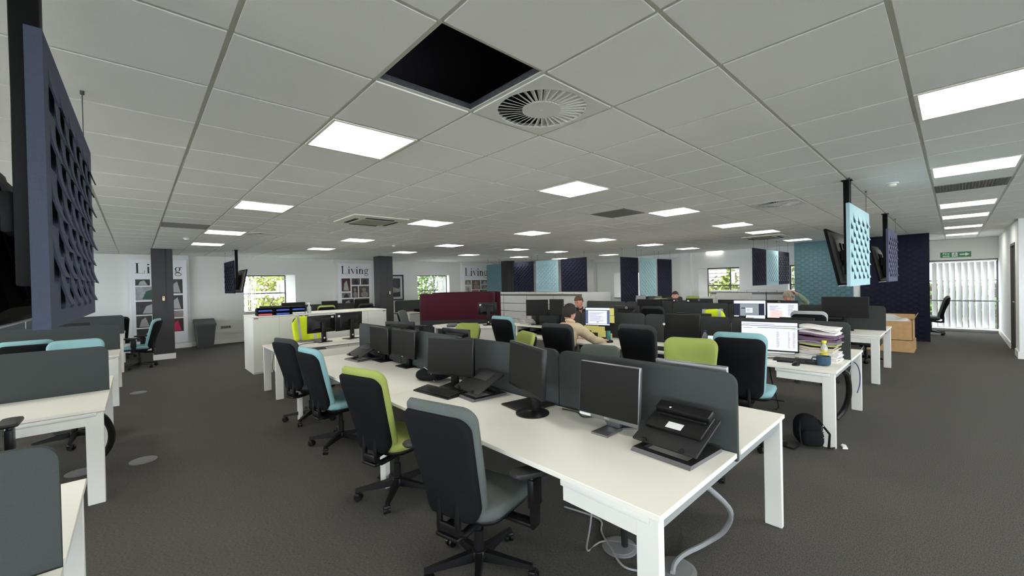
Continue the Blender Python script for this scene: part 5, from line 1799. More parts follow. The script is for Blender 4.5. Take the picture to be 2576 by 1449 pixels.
cable('black umbilical hose bowing out under the paper pile bench end', [(5.55, 0.82, 0.62), (5.66, 0.80, 0.56), (5.78, 0.80, 0.40), (5.86, 0.82, 0.26), (5.88, 0.86, 0.12), (5.82, 0.92, 0.02)], 0.028, M_CBK, 'cable hose')
cable('black umbilical hose behind the leg of the second left bench', [(-0.30, 4.78, 0.66), (-0.22, 4.95, 0.55), (-0.185, 5.15, 0.36), (-0.22, 5.3, 0.18), (-0.34, 5.36, 0.02)], 0.026, M_CBK, 'cable hose')
cable('thin blue cable hanging at the rear leg of the paper pile bench', [(5.82, 0.79, 0.70), (6.02, 0.76, 0.62), (6.14, 0.75, 0.50), (6.12, 0.75, 0.38), (6.02, 0.76, 0.30)], 0.005, mat('cable_blue', (44, 50, 96), rough=0.5))
cable('thin black cable dropping beside the light blue chair', [(5.22, 1.42, 0.66), (5.38, 1.44, 0.45), (5.62, 1.46, 0.2), (5.78, 1.5, 0.01), (5.6, 1.72, 0.008), (5.3, 1.8, 0.008)], 0.006, M_CBK)
cable('thin pale cable sagging between the right-hand bench legs', [(6.45, 0.86, 0.30), (6.9, 0.95, 0.30), (7.5, 0.98, 0.42), (8.2, 0.95, 0.56)], 0.005, M_CGR)

M_FBOX = mat('floor_box_grey', (124, 125, 126), rough=0.6)
for lab, x, y in (('round grey floor box by the end leg of the nearest bench', 2.20, 1.07), ('round grey floor box under the nearest bench, a black hose entering it', 2.14, 1.40), ('round grey floor box cover on the carpet of the left aisle, nearer one', 0.02, 5.31),
                  ('round grey floor box cover on the left aisle, farther one', 0.0, 8.95), ('round grey floor box under the second left bench', -0.40, 5.38)):
    t = thing('floor_box', lab, 'floor box', (x, y, 0), 0, 'round floor boxes')
    MB().lathe([(0.105, 0.0005), (0.105, 0.005), (0.10, 0.008)], n=28).build('trim_ring', M_FBOX, t)
    MB().lathe([(0.085, 0.008), (0.085, 0.011)], n=28).build('lid', M_FBOX, t)

# bag and scrap of paper on the carpet
bg = thing('backpack', 'black backpack slumped against the leg of the paper pile bench', 'bag', (4.77, 0.98, 0), 0.6)
bg.scale = (0.84, 0.84, 0.84)
MB().pillow(rrect(0.30, 0.36, 0.13, 6), 0.26, 7, 2.4, lambda q: (q[2] * 0.9 + 0.10 * max(0, q[1] + 0.1), q[0] * (0.9 - 0.5 * max(0, q[1])), 0.175 + q[1] * (0.98 if q[1] > 0 else 0.94))).build('bag_body', M_BLK, bg, angle=80)
MB().pillow(rrect(0.22, 0.18, 0.06, 5), 0.10, 5, 2.6, lambda q: (-0.12 + q[2], q[0], 0.12 + q[1])).build('front_pocket', M_BLK, bg, angle=80)
s = MB()
s.tube([(-0.02, -0.10, 0.30), (-0.14, -0.16, 0.18), (-0.16, -0.14, 0.03), (-0.10, -0.22, 0.015), (-0.02, -0.26, 0.015)], 0.013, 8, flat=0.5)
s.tube([(-0.02, 0.08, 0.30), (-0.15, 0.14, 0.2), (-0.17, 0.13, 0.06), (-0.2, 0.22, 0.015), (-0.12, 0.3, 0.015)], 0.013, 8, flat=0.5)
s.build('strap', M_BLK, bg)
for zz in (0.26, 0.20, 0.13):
    MB().rbox(-0.155, -0.145, -0.10, -0.085, zz, zz + 0.018, 0.003).build('buckle', M_CHROME, bg)
tag(MB().pillow([(0.07, 0.0), (0.03, 0.025), (-0.02, 0.02), (-0.06, 0.03), (-0.05, -0.015), (0.0, -0.02), (0.05, -0.025)], 0.02, 3, 3, lambda q: (q[0], q[1], max(0.001, 0.008 + q[2]))).build('paper_scrap', M_PAPER, None, (4.92, 0.72, 0), 0.4), 'white scrap of paper on the carpet beside the bench leg', 'paper')

# cardboard boxes
M_CARD = mat('cardboard', (186, 150, 104), rough=0.9, noise=0.12, nscale=14)
cb = thing('cardboard_box', 'large open cardboard box full of plastic wrap before the navy screen', 'cardboard box', (12.30, 0.98, 0.25), 0.0)
b = MB()
w, d, hh = 0.36, 0.38, 0.41
for a in ((-w, -w + 0.008, -d, d), (w - 0.008, w, -d, d), (-w, w, -d, -d + 0.008), (-w, w, d - 0.008, d)):
    b.box(*a, 0.0, hh)
b.box(-w, w, -d, d, 0, 0.01)
b.build('box_body', M_CARD, cb)
fl = MB()
fl.add([(-w, -d, hh), (w, -d, hh), (w + 0.02, -d - 0.06, hh + 0.14), (-w - 0.02, -d - 0.06, hh + 0.14)], [(0, 1, 2, 3)])
fl.add([(w, -d, hh), (w, d, hh), (w + 0.1, d, hh + 0.1), (w + 0.1, -d, hh + 0.1)], [(0, 1, 2, 3)])
fo = fl.build('flap', M_CARD, cb)
fo.modifiers.new('thickness', 'SOLIDIFY').thickness = 0.006
MB().pillow(rrect(0.66, 0.7, 0.15), 0.30, 6, 2.2, lambda q: (q[0], q[1], hh - 0.05 + q[2] * (0.7 + 0.5 * math.sin(11 * q[0]) * math.cos(9 * q[1])))).build('plastic_wrap', mat('plastic_wrap', (206, 208, 210), rough=0.25), cb)
cb2 = thing('cardboard_box', 'flat cardboard box with a tab, under the large open box', 'cardboard box', (12.32, 0.98, 0))
MB().rbox(-0.37, 0.37, -0.40, 0.40, 0, 0.249, 0.003, seg=1).build('box_body', M_CARD, cb2)
MB().prism([(-0.40, 0.26), (0.40, 0.26), (0.40, 0.225), (0.02, 0.225), (-0.04, 0.17), (-0.22, 0.17), (-0.28, 0.225), (-0.40, 0.225)], -0.377, -0.3702, 'x').build('lid_tab', M_CARD, cb2)

# red striped cloth over the second left bench screen
tag(MB().pillow(rrect(0.5, 0.16, 0.06), 0.075, 4, 2.5, lambda q: (q[0], q[2], q[1] + 0.03 * math.sin(8 * q[0]))).build('red_cloth', mat('cloth_red', (176, 66, 66), rough=0.9, noise=0.4, nscale=14), None, (-1.28, 5.30, 1.13)), 'red striped cloth hung over the left bench screen', 'cloth')

# ---------------------------------------------------------------- the other chairs
def chair_at(kind, x, y, deg, label, lift=0.0, fabric=None):
    t = chair(kind, x, y, deg, label)
    for ch in t.children:
        nm = ch.name.split('.')[0]
        if nm == 'gas_column':
            ch.scale.z = 1 + lift / 0.34
        elif nm != 'star_base':
            ch.location.z += lift
    if fabric:
        recolour(t, {'seat': fabric, 'back_cushion': fabric})
    return t


M_BLUERIM = M_LBLUE
M_PALEF = mat('chair_fabric_pale_grey', (168, 172, 170), rough=1.0, noise=0.06, nscale=300)
CHAIRS = [
    ('blue', 4.46, 1.42, 8, 'light blue edged office chair with a wide black back, before the spreadsheet monitor', 0.08),
    ('dark', 4.50, 2.50, 5, 'charcoal office chair with its black back to the nearest bench, left of the lime one', 0.09),
    ('dark', 4.29, 3.56, 12, 'black backed office chair the beige shirted person sits in', 0.06),
    ('blue', 4.48, 4.80, 4, 'light blue edged office chair left of the beige shirted person', 0.09),
    ('lime', 3.42, 1.57, 193, 'lime green office chair facing the camera over the nearest fabric screen', 0.05),
    ('grey', 3.38, 2.55, 190, 'grey office chair peeping over the nearest fabric screen, left of the lime one', -0.10),
    ('lime', 3.30, 3.74, 160, 'small looking lime chair turned sideways beyond the turned black monitor', -0.02),
    ('lime', 3.75, 5.35, 200, 'lime office chair half hidden behind the monitor back with the maker name', -0.05),
    ('grey', 4.50, 8.0, 315, 'grey office chair in side view at the curved desk before the maroon booth', 0.06),
    ('dark', 7.75, 1.52, 5, 'black office chair with a pale rim, behind the paper pile bench screen', 0.08),
    ('dark', 7.75, 2.95, 5, 'charcoal office chair under the yellow vest on the middle benches', -0.02),
    ('dark', 7.75, 4.05, 5, 'charcoal rimmed office chair left of the yellow vest, by the small black box', 0.09),
    ('lime', 10.3, 5.45, 185, 'pale lime office chair behind the left shoulder of the bearded man', 0.10),
    ('dark', 10.3, 4.86, 185, 'dark office chair of the bearded man at the third bench', 0.06),
    ('dark', 10.35, 2.50, 185, 'dark office chair of the man holding his head', 0.02),
    ('dark', 10.25, 1.16, 185, 'office chair under the yellow vest beyond the third bench end', -0.05),
    ('lime', 13.5, 5.95, 185, 'lime office chair below the far window sill', 0.06),
    ('dark', 2.40, 8.25, 268, 'charcoal office chair with a yellow vest behind the crosswise desk', 0.02),
    ('lime', 4.0, 12.3, 80, 'office chair with a lime rim at the wall bench below the middle poster', 0.10),
    ('dark', 5.1, 12.3, 88, 'dark office chair at the wall bench, near the blue bag', 0.10),
    ('dark', 8.6, 12.2, 60, 'dark office chair at the wall bench just left of the booth', 0.0),
    ('bluearm', -0.93, 4.22, 90, 'office chair with black armrest pushed against the second left bench', 0.12),
    ('blue', -0.95, 7.55, 92, 'light blue rimmed office chair with its black back to the second left bench', 0.05),
    ('blue', -0.52, 6.52, 268, 'light blue office chair facing the camera over the second left bench screen', 0.05),
    ('lime', 16.0, 0.45, 88, 'grey office chair beside the tall navy screen, before the blinds', 0.02),
    ('dark', 11.6, 9.75, 10, 'black office chair in the far corner, left of the tall trio of panels', 0.08),
    ('grey', 7.0, 5.35, 185, 'dark office chair of the man with a quiff', 0.0),
    ('dark', -0.35, 13.9, 90, 'dark office chair behind the light blue one, at the left wall poster', 0.0),
]
for kind, x, y, dg, lab, lf in CHAIRS:
    chair_at(kind, x, y, dg, lab, lf, M_PALEF if 'pale rim, behind' in lab else (M_GREYF if 'black armrest pushed' in lab or 'before the blinds' in lab else None))

# high visibility vests over chair backs
M_HIVIS = mat('hi_vis_yellow', (214, 232, 30), rough=0.8, noise=0.08, nscale=60)
M_REFL = mat('reflective_strip', (176, 180, 178), rough=0.35)


def vest(label, x, y, deg, lift, over=1.04):
    t = thing('hi_vis_vest', label, 'safety vest', (x, y, lift), R(deg - 90), 'yellow safety vests over chair backs')

    def df(q):
        a, b_, c = q
        h = (b_ + 0.30) / 0.60
        yv = -0.195 - 0.155 * h + 0.03 * math.sin(PI * min(1, h * 1.5)) + 0.05 * (a / 0.23) ** 2 - 0.015
        return (a, yv + c + 0.006 * math.sin(22 * a + 9 * b_), 0.745 + b_ + 0.006 * math.sin(15 * a))
    o = [(px * over, 0.05 + py * 0.9) for px, py in rrect(0.465, 0.60, 0.16, 8, taper=0.95)]
    MB().pillow(o, 0.155, 7, 4.0, df).build('vest_body', M_HIVIS, t, angle=80)
    for xs in (-0.13, 0.13):
        b = MB()
        for side in (1, -1):
            vs = []
            n = 12
            for k in range(n + 1):
                v = -0.18 + 0.50 * k / n
                th = 0.081 * (max(0.0, 1 - (abs(v - 0.05) / 0.285) ** 4)) ** 0.25 + 0.0005
                for du in (-0.022, 0.022):
                    vs.append(df((xs + du, v, side * th)))
            b.add(vs, [(2 * k, 2 * k + 1, 2 * k + 3, 2 * k + 2) if side < 0 else (2 * k, 2 * k + 2, 2 * k + 3, 2 * k + 1) for k in range(n)], 0, True)
        b.build('reflective_strip', M_REFL, t)
    return t


vest('yellow safety vest over the chair behind the crosswise desk monitors', 2.40, 8.25, 268, 0.02)
vest('yellow safety vest over a chair between the middle benches', 7.75, 2.90, 5, 0.05, 0.82)
vest('yellow safety vest over a chair beyond the aisle end of the third bench', 10.25, 1.16, 185, -0.03)
# ---------------------------------------------------------------- people
def skin_mb(chains, sub=2):
    """grow a surface round chains of (point, radius); chains sharing a first point are joined there"""
    pts, rad, idx, edges = [], [], {}, []
    for ch in chains:
        prev = None
        for p, r in ch:
            key = tuple(round(c, 4) for c in p)
            if key not in idx:
                idx[key] = len(pts)
                pts.append(p)
                rad.append(r)
            if prev is not None and prev != idx[key]:
                edges.append((prev, idx[key]))
            prev = idx[key]
    me = bpy.data.meshes.new('skeleton')
    me.from_pydata(pts, edges, [])
    o = bpy.data.objects.new('skeleton', me)
    COL.objects.link(o)
    md = o.modifiers.new('skin', 'SKIN')
    md.use_smooth_shade = True
    sv = me.skin_vertices[0].data
    for i, r in enumerate(rad):
        rr = r if isinstance(r, tuple) else (r, r)
        sv[i].radius = rr
        sv[i].use_root = (i == 0)
    s2 = o.modifiers.new('sub', 'SUBSURF')
    s2.levels = sub
    dg = bpy.context.evaluated_depsgraph_get()
    dg.update()
    em = bpy.data.meshes.new_from_object(o.evaluated_get(dg))
    bm = bmesh.new()
    bm.from_mesh(em)
    bmesh.ops.recalc_face_normals(bm, faces=bm.faces)
    bm.to_mesh(em)
    bm.free()
    b = MB()
    b.add([v.co.copy() for v in em.vertices], [list(f.vertices) for f in em.polygons], 0, True)
    bpy.data.objects.remove(o, do_unlink=True)
    bpy.data.meshes.remove(em)
    bpy.data.meshes.remove(me)
    return b


def merge(b, c, T=None):
    b.add(c.v, c.f, 0, True, T)
    return b


def ellipsoid(fn, nu=28, nv=18):
    vs, fs = [], []
    for j in range(nv + 1):
        th = PI * j / nv
        for i in range(nu):
            ph = 2 * PI * i / nu
            vs.append(fn(math.sin(th) * math.cos(ph), math.sin(th) * math.sin(ph), math.cos(th)))
    for j in range(nv):
        for i in range(nu):
            fs.append((j * nu + i, (j + 1) * nu + i, (j + 1) * nu + (i + 1) % nu, j * nu + (i + 1) % nu))
    return vs, fs


def head_point(x, y, z):
    """unit sphere point to skull: face +y, crown +z"""
    X = 0.076 * x
    Y = 0.098 * y
    Z = 0.118 * z
    if z < 0:
        k = 1 - 0.34 * (-z) ** 1.5
        X *= k
        Y = Y * (1 - 0.16 * (-z)) + 0.022 * (-z) * (1 if y > -0.3 else 0.1)
    if y < 0:
        Y *= 1.02 - 0.10 * max(0, -z)
    return Vector((X, Y, Z))


def make_head():
    b = MB()
    vs, fs = ellipsoid(head_point)
    b.add(vs, fs, 0, True)
    b.add([(-0.010, 0.088, 0.012), (0.010, 0.088, 0.012), (0.017, 0.092, -0.034), (-0.017, 0.092, -0.034), (0, 0.120, -0.028), (0, 0.096, 0.016)],
          [(0, 1, 5), (1, 2, 4, 5), (0, 5, 4, 3), (2, 3, 4), (0, 3, 2, 1)], 0, True)
    for s in (-1, 1):
        b.ball((s * 0.077, -0.004, -0.006), 0.03, sub=2, sc=(0.32, 0.62, 1.0))
        b.ball((s * 0.03, 0.083, 0.022), 0.02, sub=1, sc=(1.1, 0.5, 0.35))
    b.ball((0, 0.083, -0.062), 0.02, sub=1, sc=(1.2, 0.5, 0.35))
    b.ball((0, 0.082, -0.098), 0.022, sub=1, sc=(1.1, 0.7, 0.7))
    return b


def finger_chains(wr, fw, up, side, curl=0.5, sc=1.0):
    """palm and five fingers from the wrist point along fw; side is the thumb side"""
    wr, fw, up, side = Vector(wr), Vector(fw).normalized(), Vector(up).normalized(), Vector(side).normalized()
    chains = [[(tuple(wr), 0.026), (tuple(wr + fw * 0.045 * sc), (0.036, 0.018)), (tuple(wr + fw * 0.085 * sc), (0.038, 0.014))]]
    for k, ln in enumerate((0.070, 0.078, 0.073, 0.058)):
        o = wr + fw * 0.08 * sc + side * (0.028 - 0.019 * k)
        d = fw
        pts = [(tuple(o), 0.0095)]
        for q in range(3):
            d = (d - up * curl * (0.35 + 0.25 * q)).normalized()
            o = o + d * ln / 3 * sc
            pts.append((tuple(o), 0.0088 - 0.0008 * q))
        chains.append(pts)
    o = wr + fw * 0.03 * sc + side * 0.024
    d = (fw * 0.7 + side * 0.75).normalized()
    pts = [(tuple(o), 0.012)]
    for q in range(3):
        o = o + d * 0.026 * sc
        d = (d + fw * 0.25 - up * 0.12).normalized()
        pts.append((tuple(o), 0.0105 - 0.001 * q))
    chains.append(pts)
    return chains


def cloth_obj(b, name, m, parent, vox=0.014, wrinkle=0.012):
    o = b.build(name, m, parent, angle=180)
    rm = o.modifiers.new('remesh', 'REMESH')
    rm.mode = 'VOXEL'
    rm.voxel_size = vox
    rm.use_smooth_shade = True
    if wrinkle:
        tx = bpy.data.textures.get('cloth_folds') or bpy.data.textures.new('cloth_folds', 'CLOUDS')
        tx.noise_scale = 0.07
        d = o.modifiers.new('folds', 'DISPLACE')
        d.texture = tx
        d.strength = wrinkle
        d.mid_level = 0.5
        d.texture_coords = 'LOCAL'
    return o


M_SKIN = mat('skin', (214, 160, 138), rough=0.55, noise=0.06, nscale=40)
M_SKIN2 = mat('skin_ruddy', (206, 140, 118), rough=0.55, noise=0.06, nscale=40)
M_EYE = mat('eye_dark', (36, 28, 26), rough=0.3)
M_TROU = mat('dark_trousers', (38, 40, 46), rough=0.9)
M_SHOE = mat('dark_shoes', (28, 27, 27), rough=0.5)


def person(label, x, y, deg, z0, lean, arms, head, shirt, hair_m, hair, skin=M_SKIN, beard=None, sc=1.0, collar=True):
    """seated figure: local +y forward, +x right; arms = {'r': (elbow, wrist, fwd, up, side, curl), 'l': ...}; head = (pos, yaw, pitch, roll)"""
    t = thing('person', label, 'person', (x, y, z0), R(deg - 90))
    ly = lean
    hp, hyaw, hpit, hrol = head
    hp = Vector(hp)
    HT = Matrix.Translation(hp) @ Matrix.Rotation(R(hyaw), 4, 'Z') @ Matrix.Rotation(R(hpit), 4, 'X') @ Matrix.Rotation(R(hrol), 4, 'Y') @ Matrix.Scale(sc, 4)
    pel, bel = (0, -0.04, 0.10), (0, -0.05 + 0.2 * ly, 0.24)
    chest, upch = (0, -0.02 + 0.6 * ly, 0.40), (0, 0.9 * ly, 0.49)
    nb = (0, ly + 0.01, 0.555)
    nk = tuple(Vector(nb).lerp(hp + Vector((0, -0.02, -0.07)), 0.6))
    torso = [(pel, (0.155, 0.125)), (bel, (0.15, 0.115)), (chest, (0.165, 0.115)), (upch, (0.13, 0.09)), (nb, 0.062), (nk, 0.054), (tuple(hp + Vector((0, -0.015, -0.05))), 0.05)]
    chains = [torso]
    sl = [[(pel, (0.178, 0.145)), (bel, (0.178, 0.142)), (chest, (0.196, 0.142)), (upch, (0.155, 0.112)), (nb, 0.078)]]
    hands = []
    for s, k in ((1, 'r'), (-1, 'l')):
        el, wr, fw, up, side, curl = arms[k]
        sh = (s * 0.175, 0.95 * ly + 0.005, 0.475)
        chains.append([(upch, (0.13, 0.09)), (sh, 0.058), (el, 0.042), (tuple(Vector(el).lerp(Vector(wr), 0.5)), 0.036), (wr, 0.026)])
        cu = tuple(Vector(el).lerp(Vector(wr), 0.93))
        sl.append([(upch, (0.142, 0.105)), (sh, 0.086), (tuple(Vector(sh).lerp(Vector(el), 0.5)), 0.073), (el, 0.066), (tuple(Vector(el).lerp(Vector(wr), 0.5)), 0.055), (cu, 0.041)])
        hands += finger_chains(wr, fw, up, side, curl)
    legs = []
    for s in (-1, 1):
        lg = [(pel, (0.155, 0.125)), (s_hip := (s * 0.10, 0.02, 0.085), 0.085), ((s * 0.13, 0.42, 0.095), 0.06), ((s * 0.13, 0.44, -0.12), 0.052), ((s * 0.13, 0.41, -0.36), 0.036)]
        chains.append(lg)
        legs.append([(p, (r if not isinstance(r, tuple) else r[0]) * 1.14) for p, r in lg])
    body = MB()
    for h in chains + hands:
        merge(body, skin_mb([h]))
    merge(body, make_head(), HT)
    o = body.build('body', skin, t, angle=180)
    rm = o.modifiers.new('remesh', 'REMESH')
    rm.mode = 'VOXEL'
    rm.voxel_size = 0.0055
    rm.use_smooth_shade = True
    sm = o.modifiers.new('smooth', 'SMOOTH')
    sm.iterations = 2
    sb_ = MB()
    for q in sl:
        merge(sb_, skin_mb([q]))
    cloth_obj(sb_, 'shirt', shirt, t, wrinkle=0.022)
    cloth_obj(skin_mb(legs), 'trousers', M_TROU, t, wrinkle=0.008)
    for s in (-1, 1):
        MB().pillow(rrect(0.095, 0.27, 0.045, 5), 0.10, 5, 2.6, lambda q, s=s: (s * 0.13 + q[0], 0.47 + q[1], -z0 + 0.05 + q[2])).build('shoe', M_SHOE, t, angle=80)
    if collar:
        c = MB()
        n = 18
        pr = []
        for k in range(n + 1):
            a = PI * 0.56 + 2 * PI * 0.94 * k / n
            pr.append((0.062 * math.cos(a), ly + 0.012 + 0.062 * math.sin(a), 0.575 - 0.022 * math.sin(a)))
        c.tube(pr, 0.019, 8, flat=0.6)
        c.build('collar', shirt, t, angle=180)
    # hair: a cap over the skull
    top, side_, back, thick, rough_ = hair
    vs, fs = ellipsoid(lambda a, b, c: head_point(a, b, c), 40, 26)
    keep = []
    for f in fs:
        c = sum((Vector(vs[i]) for i in f), Vector()) / len(f)
        yn, zn = c.y / 0.098, c.z / 0.118
        lim = top if yn > 0.35 else (side_ if yn > -0.25 else back)
        if yn > 0.0 and yn <= 0.75:
            lim = side_ + (top - side_) * min(1, yn / 0.6)
        if zn > lim:
            keep.append(f)
    rn_ = random.Random(int(x * 100))
    hv = []
    for k, p in enumerate(vs):
        p = Vector(p)
        zn = p.z / 0.118
        g = thick * (0.45 + 0.55 * max(0, zn)) + 0.004
        g *= 1 + rough_ * (math.sin(31 * p.x * 9 + 5 * p.y) * math.cos(23 * p.y * 8 + 3 * p.z)) 
        hv.append(p + p.normalized() * g)
    hb = MB()
    hb.add(hv, keep, 0, True)
    hb.v = [HT @ p for p in hb.v]
    ho = hb.build('hair', hair_m, t, angle=180)
    so = ho.modifiers.new('thickness', 'SOLIDIFY')
    so.thickness = 0.012
    so.offset = -1
    f = MB()
    for s in (-1, 1):
        f.ball((s * 0.031, 0.0895, 0.012), 0.0095, T=HT, sub=1, sc=(1.2, 0.5, 0.62))
    f.build('eyes', M_EYE, t)
    f = MB()
    for s in (-1, 1):
        f.tube([HT @ Vector((s * 0.015, 0.094, 0.030)), HT @ Vector((s * 0.032, 0.092, 0.035)), HT @ Vector((s * 0.048, 0.080, 0.029))], 0.0036, 6)
    f.build('eyebrows', hair_m, t)
    f = MB()
    f.tube([HT @ Vector((-0.023, 0.083, -0.063)), HT @ Vector((0, 0.0935, -0.0625)), HT @ Vector((0.023, 0.083, -0.063))], 0.0042, 6)
    f.build('lips', mat('lips', (178, 104, 96), rough=0.5), t)
    if beard:
        vs2, fs2 = ellipsoid(lambda a, b, c: head_point(a, b, c) * 1.035, 40, 26)
        kp = []
        for q in fs2:
            c = sum((Vector(vs2[i]) for i in q), Vector()) / len(q)
            yn, zn = c.y / 0.1, c.z / 0.118
            mouth = abs(c.x) < 0.02 and -0.60 < zn < -0.50 and yn > 0.4
            if zn < -0.36 - 0.05 * max(0, yn) and yn > -0.05 and not mouth or (zn < 0.05 and -0.15 < yn < 0.28 and abs(c.x) > 0.055):
                kp.append(q)
        bb = MB()
        bb.add([HT @ Vector(p) for p in vs2], kp, 0, True)
        bo_ = bb.build('beard', beard, t, angle=180)
        so = bo_.modifiers.new('thickness', 'SOLIDIFY')
        so.thickness = 0.008
    return t


UP, DN = (0, 0, 1), (0, 0, -1)
M_SHIRT1 = mat('shirt_beige', (206, 188, 156), rough=0.9, noise=0.06, nscale=30)
person('person in a beige shirt at the drawing monitor, right hand on the mouse', 4.42, 3.72, 2, 0.50, 0.12,
       {'r': ((0.32, 0.27, 0.31), (0.28, 0.54, 0.285), (-0.08, 1, -0.10), UP, (-1, 0.1, 0), 0.5), 'l': ((-0.26, 0.22, 0.27), (-0.15, 0.46, 0.29), (0.2, 1, -0.05), UP, (1, 0, 0), 0.4)},
       ((-0.01, 0.13, 0.69), -14, -10, 0), M_SHIRT1, mat('hair_dark_brown', (34, 26, 23), rough=0.8, noise=0.3, nscale=60), (0.30, -0.12, -0.48, 0.022, 0.25))
person('person with a brown quiff and black top, looking down behind the middle bench', 7.0, 5.42, 200, 0.51, 0.08,
       {'r': ((0.26, 0.22, 0.27), (0.12, 0.44, 0.26), (-0.2, 1, -0.1), UP, (-1, 0, 0), 0.5), 'l': ((-0.26, 0.22, 0.27), (-0.12, 0.44, 0.26), (0.2, 1, -0.1), UP, (1, 0, 0), 0.5)},
       ((0.0, 0.14, 0.71), -18, -20, 0), mat('top_black', (26, 26, 29), rough=0.9), mat('hair_brown', (88, 62, 42), rough=0.8, noise=0.3, nscale=60), (0.42, 0.28, -0.1, 0.022, 0.15), skin=M_SKIN2)
person('person with short dark hair and a beard in a dark top, at the third bench', 10.26, 4.90, 205, 0.52, 0.06,
       {'r': ((0.26, 0.2, 0.27), (0.12, 0.44, 0.26), (-0.2, 1, -0.1), UP, (-1, 0, 0), 0.5), 'l': ((-0.26, 0.2, 0.27), (-0.12, 0.44, 0.26), (0.2, 1, -0.1), UP, (1, 0, 0), 0.5)},
       ((0.0, 0.10, 0.71), 0, -8, 0), mat('top_dark_green', (40, 48, 46), rough=0.9), mat('hair_near_black', (52, 42, 38), rough=0.85, noise=0.3, nscale=60), (0.50, 0.18, -0.25, 0.012, 0.1), beard=mat('beard_brown', (66, 50, 42), rough=0.9))
person('person with grey wavy hair in a sage green top, hand on the head', 10.36, 2.44, 195, 0.52, 0.06,
       {'r': ((0.26, 0.22, 0.26), (0.10, 0.44, 0.26), (-0.2, 1, -0.1), UP, (-1, 0, 0), 0.5), 'l': ((-0.34, 0.14, 0.58), (-0.13, 0.12, 0.80), (0.62, -0.25, 0.30), (-0.35, 0.1, 1), (0.1, 1, 0.1), 0.55)},
       ((0.0, 0.10, 0.70), 0, -24, 0), mat('top_sage', (112, 124, 104), rough=0.9), mat('hair_grey', (142, 134, 118), rough=0.85, noise=0.4, nscale=50), (0.34, -0.05, -0.45, 0.030, 0.45), skin=M_SKIN2)
# ---------------------------------------------------------------- outside the windows
struct(MB().box(-60, 70, -50, 70, -4.3, -4.2).build('ground', mat('pale_paving', (150, 150, 140), rough=1.0, noise=0.3, nscale=0.6)))
M_LEAF = [mat('foliage_yellow_green', (92, 100, 34), rough=0.9, noise=0.5, nscale=3), mat('foliage_green', (62, 84, 36), rough=0.9, noise=0.5, nscale=3), mat('foliage_ochre', (108, 92, 38), rough=0.9, noise=0.5, nscale=3),
          mat('foliage_red', (112, 62, 52), rough=0.9, noise=0.5, nscale=3)]
M_BARK = mat('bark', (74, 62, 50), rough=1.0, noise=0.3, nscale=8)


def tree(label, x, y, z0, h, r, m, seed, group='trees outside the windows'):
    rn = random.Random(seed)
    t = thing('garden_tree', label, 'tree', (x, y, z0), rn.random() * 6, group)
    tr = MB()
    tr.tube([(0, 0, 0), (0.05, 0.03, h * 0.3), (0.0, 0.08, h * 0.6), (0.05, 0, h * 0.8)], [0.16, 0.12, 0.08, 0.04], 8)
    for k in range(5):
        a = rn.random() * 6.28
        tr.tube([(0.03, 0.05, h * 0.35), (r * 0.4 * math.cos(a), r * 0.4 * math.sin(a), h * 0.6), (r * 0.7 * math.cos(a), r * 0.7 * math.sin(a), h * 0.75)], [0.06, 0.04, 0.02], 6)
    tr.build('trunk', M_BARK, t)
    f = MB()
    n = 4200
    for k in range(n):
        u, a = rn.uniform(-1, 1), rn.random() * 2 * PI
        q = math.sqrt(1 - u * u)
        lump = 0.78 + 0.22 * math.sin(5 * a + 3 * u) * math.cos(4 * u + a)
        rad = r * lump * (0.55 + 0.45 * rn.random() ** 0.5)
        c = Vector((rad * q * math.cos(a), rad * q * math.sin(a), h * 0.62 + rad * u * h / (2.4 * r)))
        s = r * rn.uniform(0.022, 0.052)
        d1 = Vector((rn.uniform(-1, 1), rn.uniform(-1, 1), rn.uniform(-1, 1))).normalized() * s
        d2 = d1.orthogonal().normalized() * s * 0.6
        f.add([c - d1, c + d2, c + d1, c - d2], [(0, 1, 2, 3)])
    f.build('foliage', m, t)
    return t


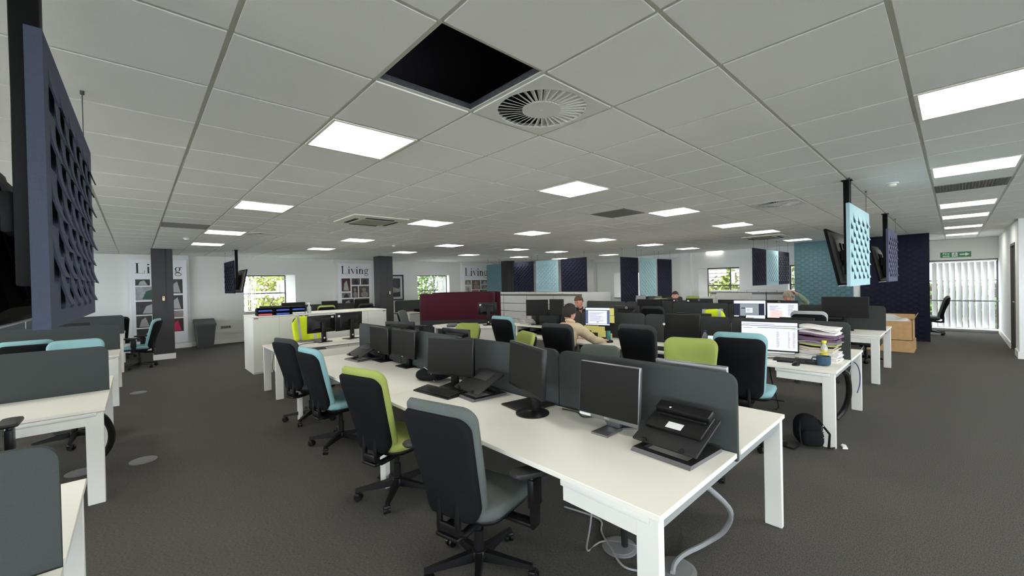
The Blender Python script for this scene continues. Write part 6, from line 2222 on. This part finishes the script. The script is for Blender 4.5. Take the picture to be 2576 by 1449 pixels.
tree('yellow green tree outside the left window', 4.6, 26.0, -4.2, 9.2, 3.0, M_LEAF[0], 1)
tree('ochre leaved tree outside the left window, right of the green one', 7.6, 29.0, -4.2, 9.6, 2.8, M_LEAF[2], 2)
tree('dark green tree filling the second left window', 15.8, 27.0, -4.2, 10.2, 3.4, M_LEAF[1], 3)
tree('yellow green tree at the right side of the second left window', 18.6, 25.5, -4.2, 9.4, 2.6, M_LEAF[0], 4)
tree('bright green bush below the house outside the far window', 21.5, 7.0, -4.2, 6.4, 2.6, M_LEAF[0], 5)
tree('reddish bush below the house outside the far window', 20.8, 9.2, -4.2, 5.9, 1.9, M_LEAF[3], 6)
tree('yellow green tree outside the window behind the short trio of panels', 24.0, 5.0, -4.2, 8.6, 2.6, M_LEAF[0], 7)
tree('green shrub outside the blinds window', 20.4, 1.2, -4.2, 5.4, 1.4, M_LEAF[1], 8)
hs = thing('house', 'house with a tiled roof outside the far right window', 'house', (28.0, 8.0, -4.2))
MB().box(0, 6, -6, 6, 0, 4.6).build('wall', mat('house_brick', (80, 52, 44), rough=0.9, noise=0.2, nscale=6), hs)
rf = MB()
nr = 16
for k in range(nr):
    a, c = k / nr, (k + 1) / nr
    x0, z0, x1, z1 = -0.5 + 3.5 * a, 4.4 + 4.2 * a, -0.5 + 3.5 * c, 4.4 + 4.2 * c
    rf.add([(x0, -6.4, z0 + 0.06), (x0, 6.4, z0 + 0.06), (x1, 6.4, z1), (x1, -6.4, z1), (x0, -6.4, z0 - 0.06), (x0, 6.4, z0 - 0.06)], [(0, 3, 2, 1), (0, 1, 5, 4)])
rf.add([(3.0, -6.4, 8.6), (3.0, 6.4, 8.6), (6.5, 6.4, 4.4), (6.5, -6.4, 4.4)], [(0, 3, 2, 1)])
rf.build('roof', mat('roof_tiles', (84, 78, 75), rough=0.9, noise=0.35, nscale=5), hs)

struct(MB().box(23.0, 23.2, -6, 3.6, -4.2, 1.3).build('wall_garden', mat('garden_brick', (60, 40, 40), rough=0.9, noise=0.3, nscale=4)))
hg = MB()
rn9 = random.Random(9)
for k in range(2600):
    c = Vector((22.2 + rn9.uniform(-0.4, 0.4), rn9.uniform(-4, 4.5), -4.2 + rn9.random() ** 0.7 * 5.6))
    s = rn9.uniform(0.08, 0.16)
    d1 = Vector((rn9.uniform(-1, 1), rn9.uniform(-1, 1), rn9.uniform(-1, 1))).normalized() * s
    d2 = d1.orthogonal().normalized() * s * 0.6
    hg.add([c - d1, c + d2, c + d1, c - d2], [(0, 1, 2, 3)])
tag(hg.build('hedge', M_LEAF[1]), 'green hedge glimpsed between the blind slats of the exit window', 'hedge')
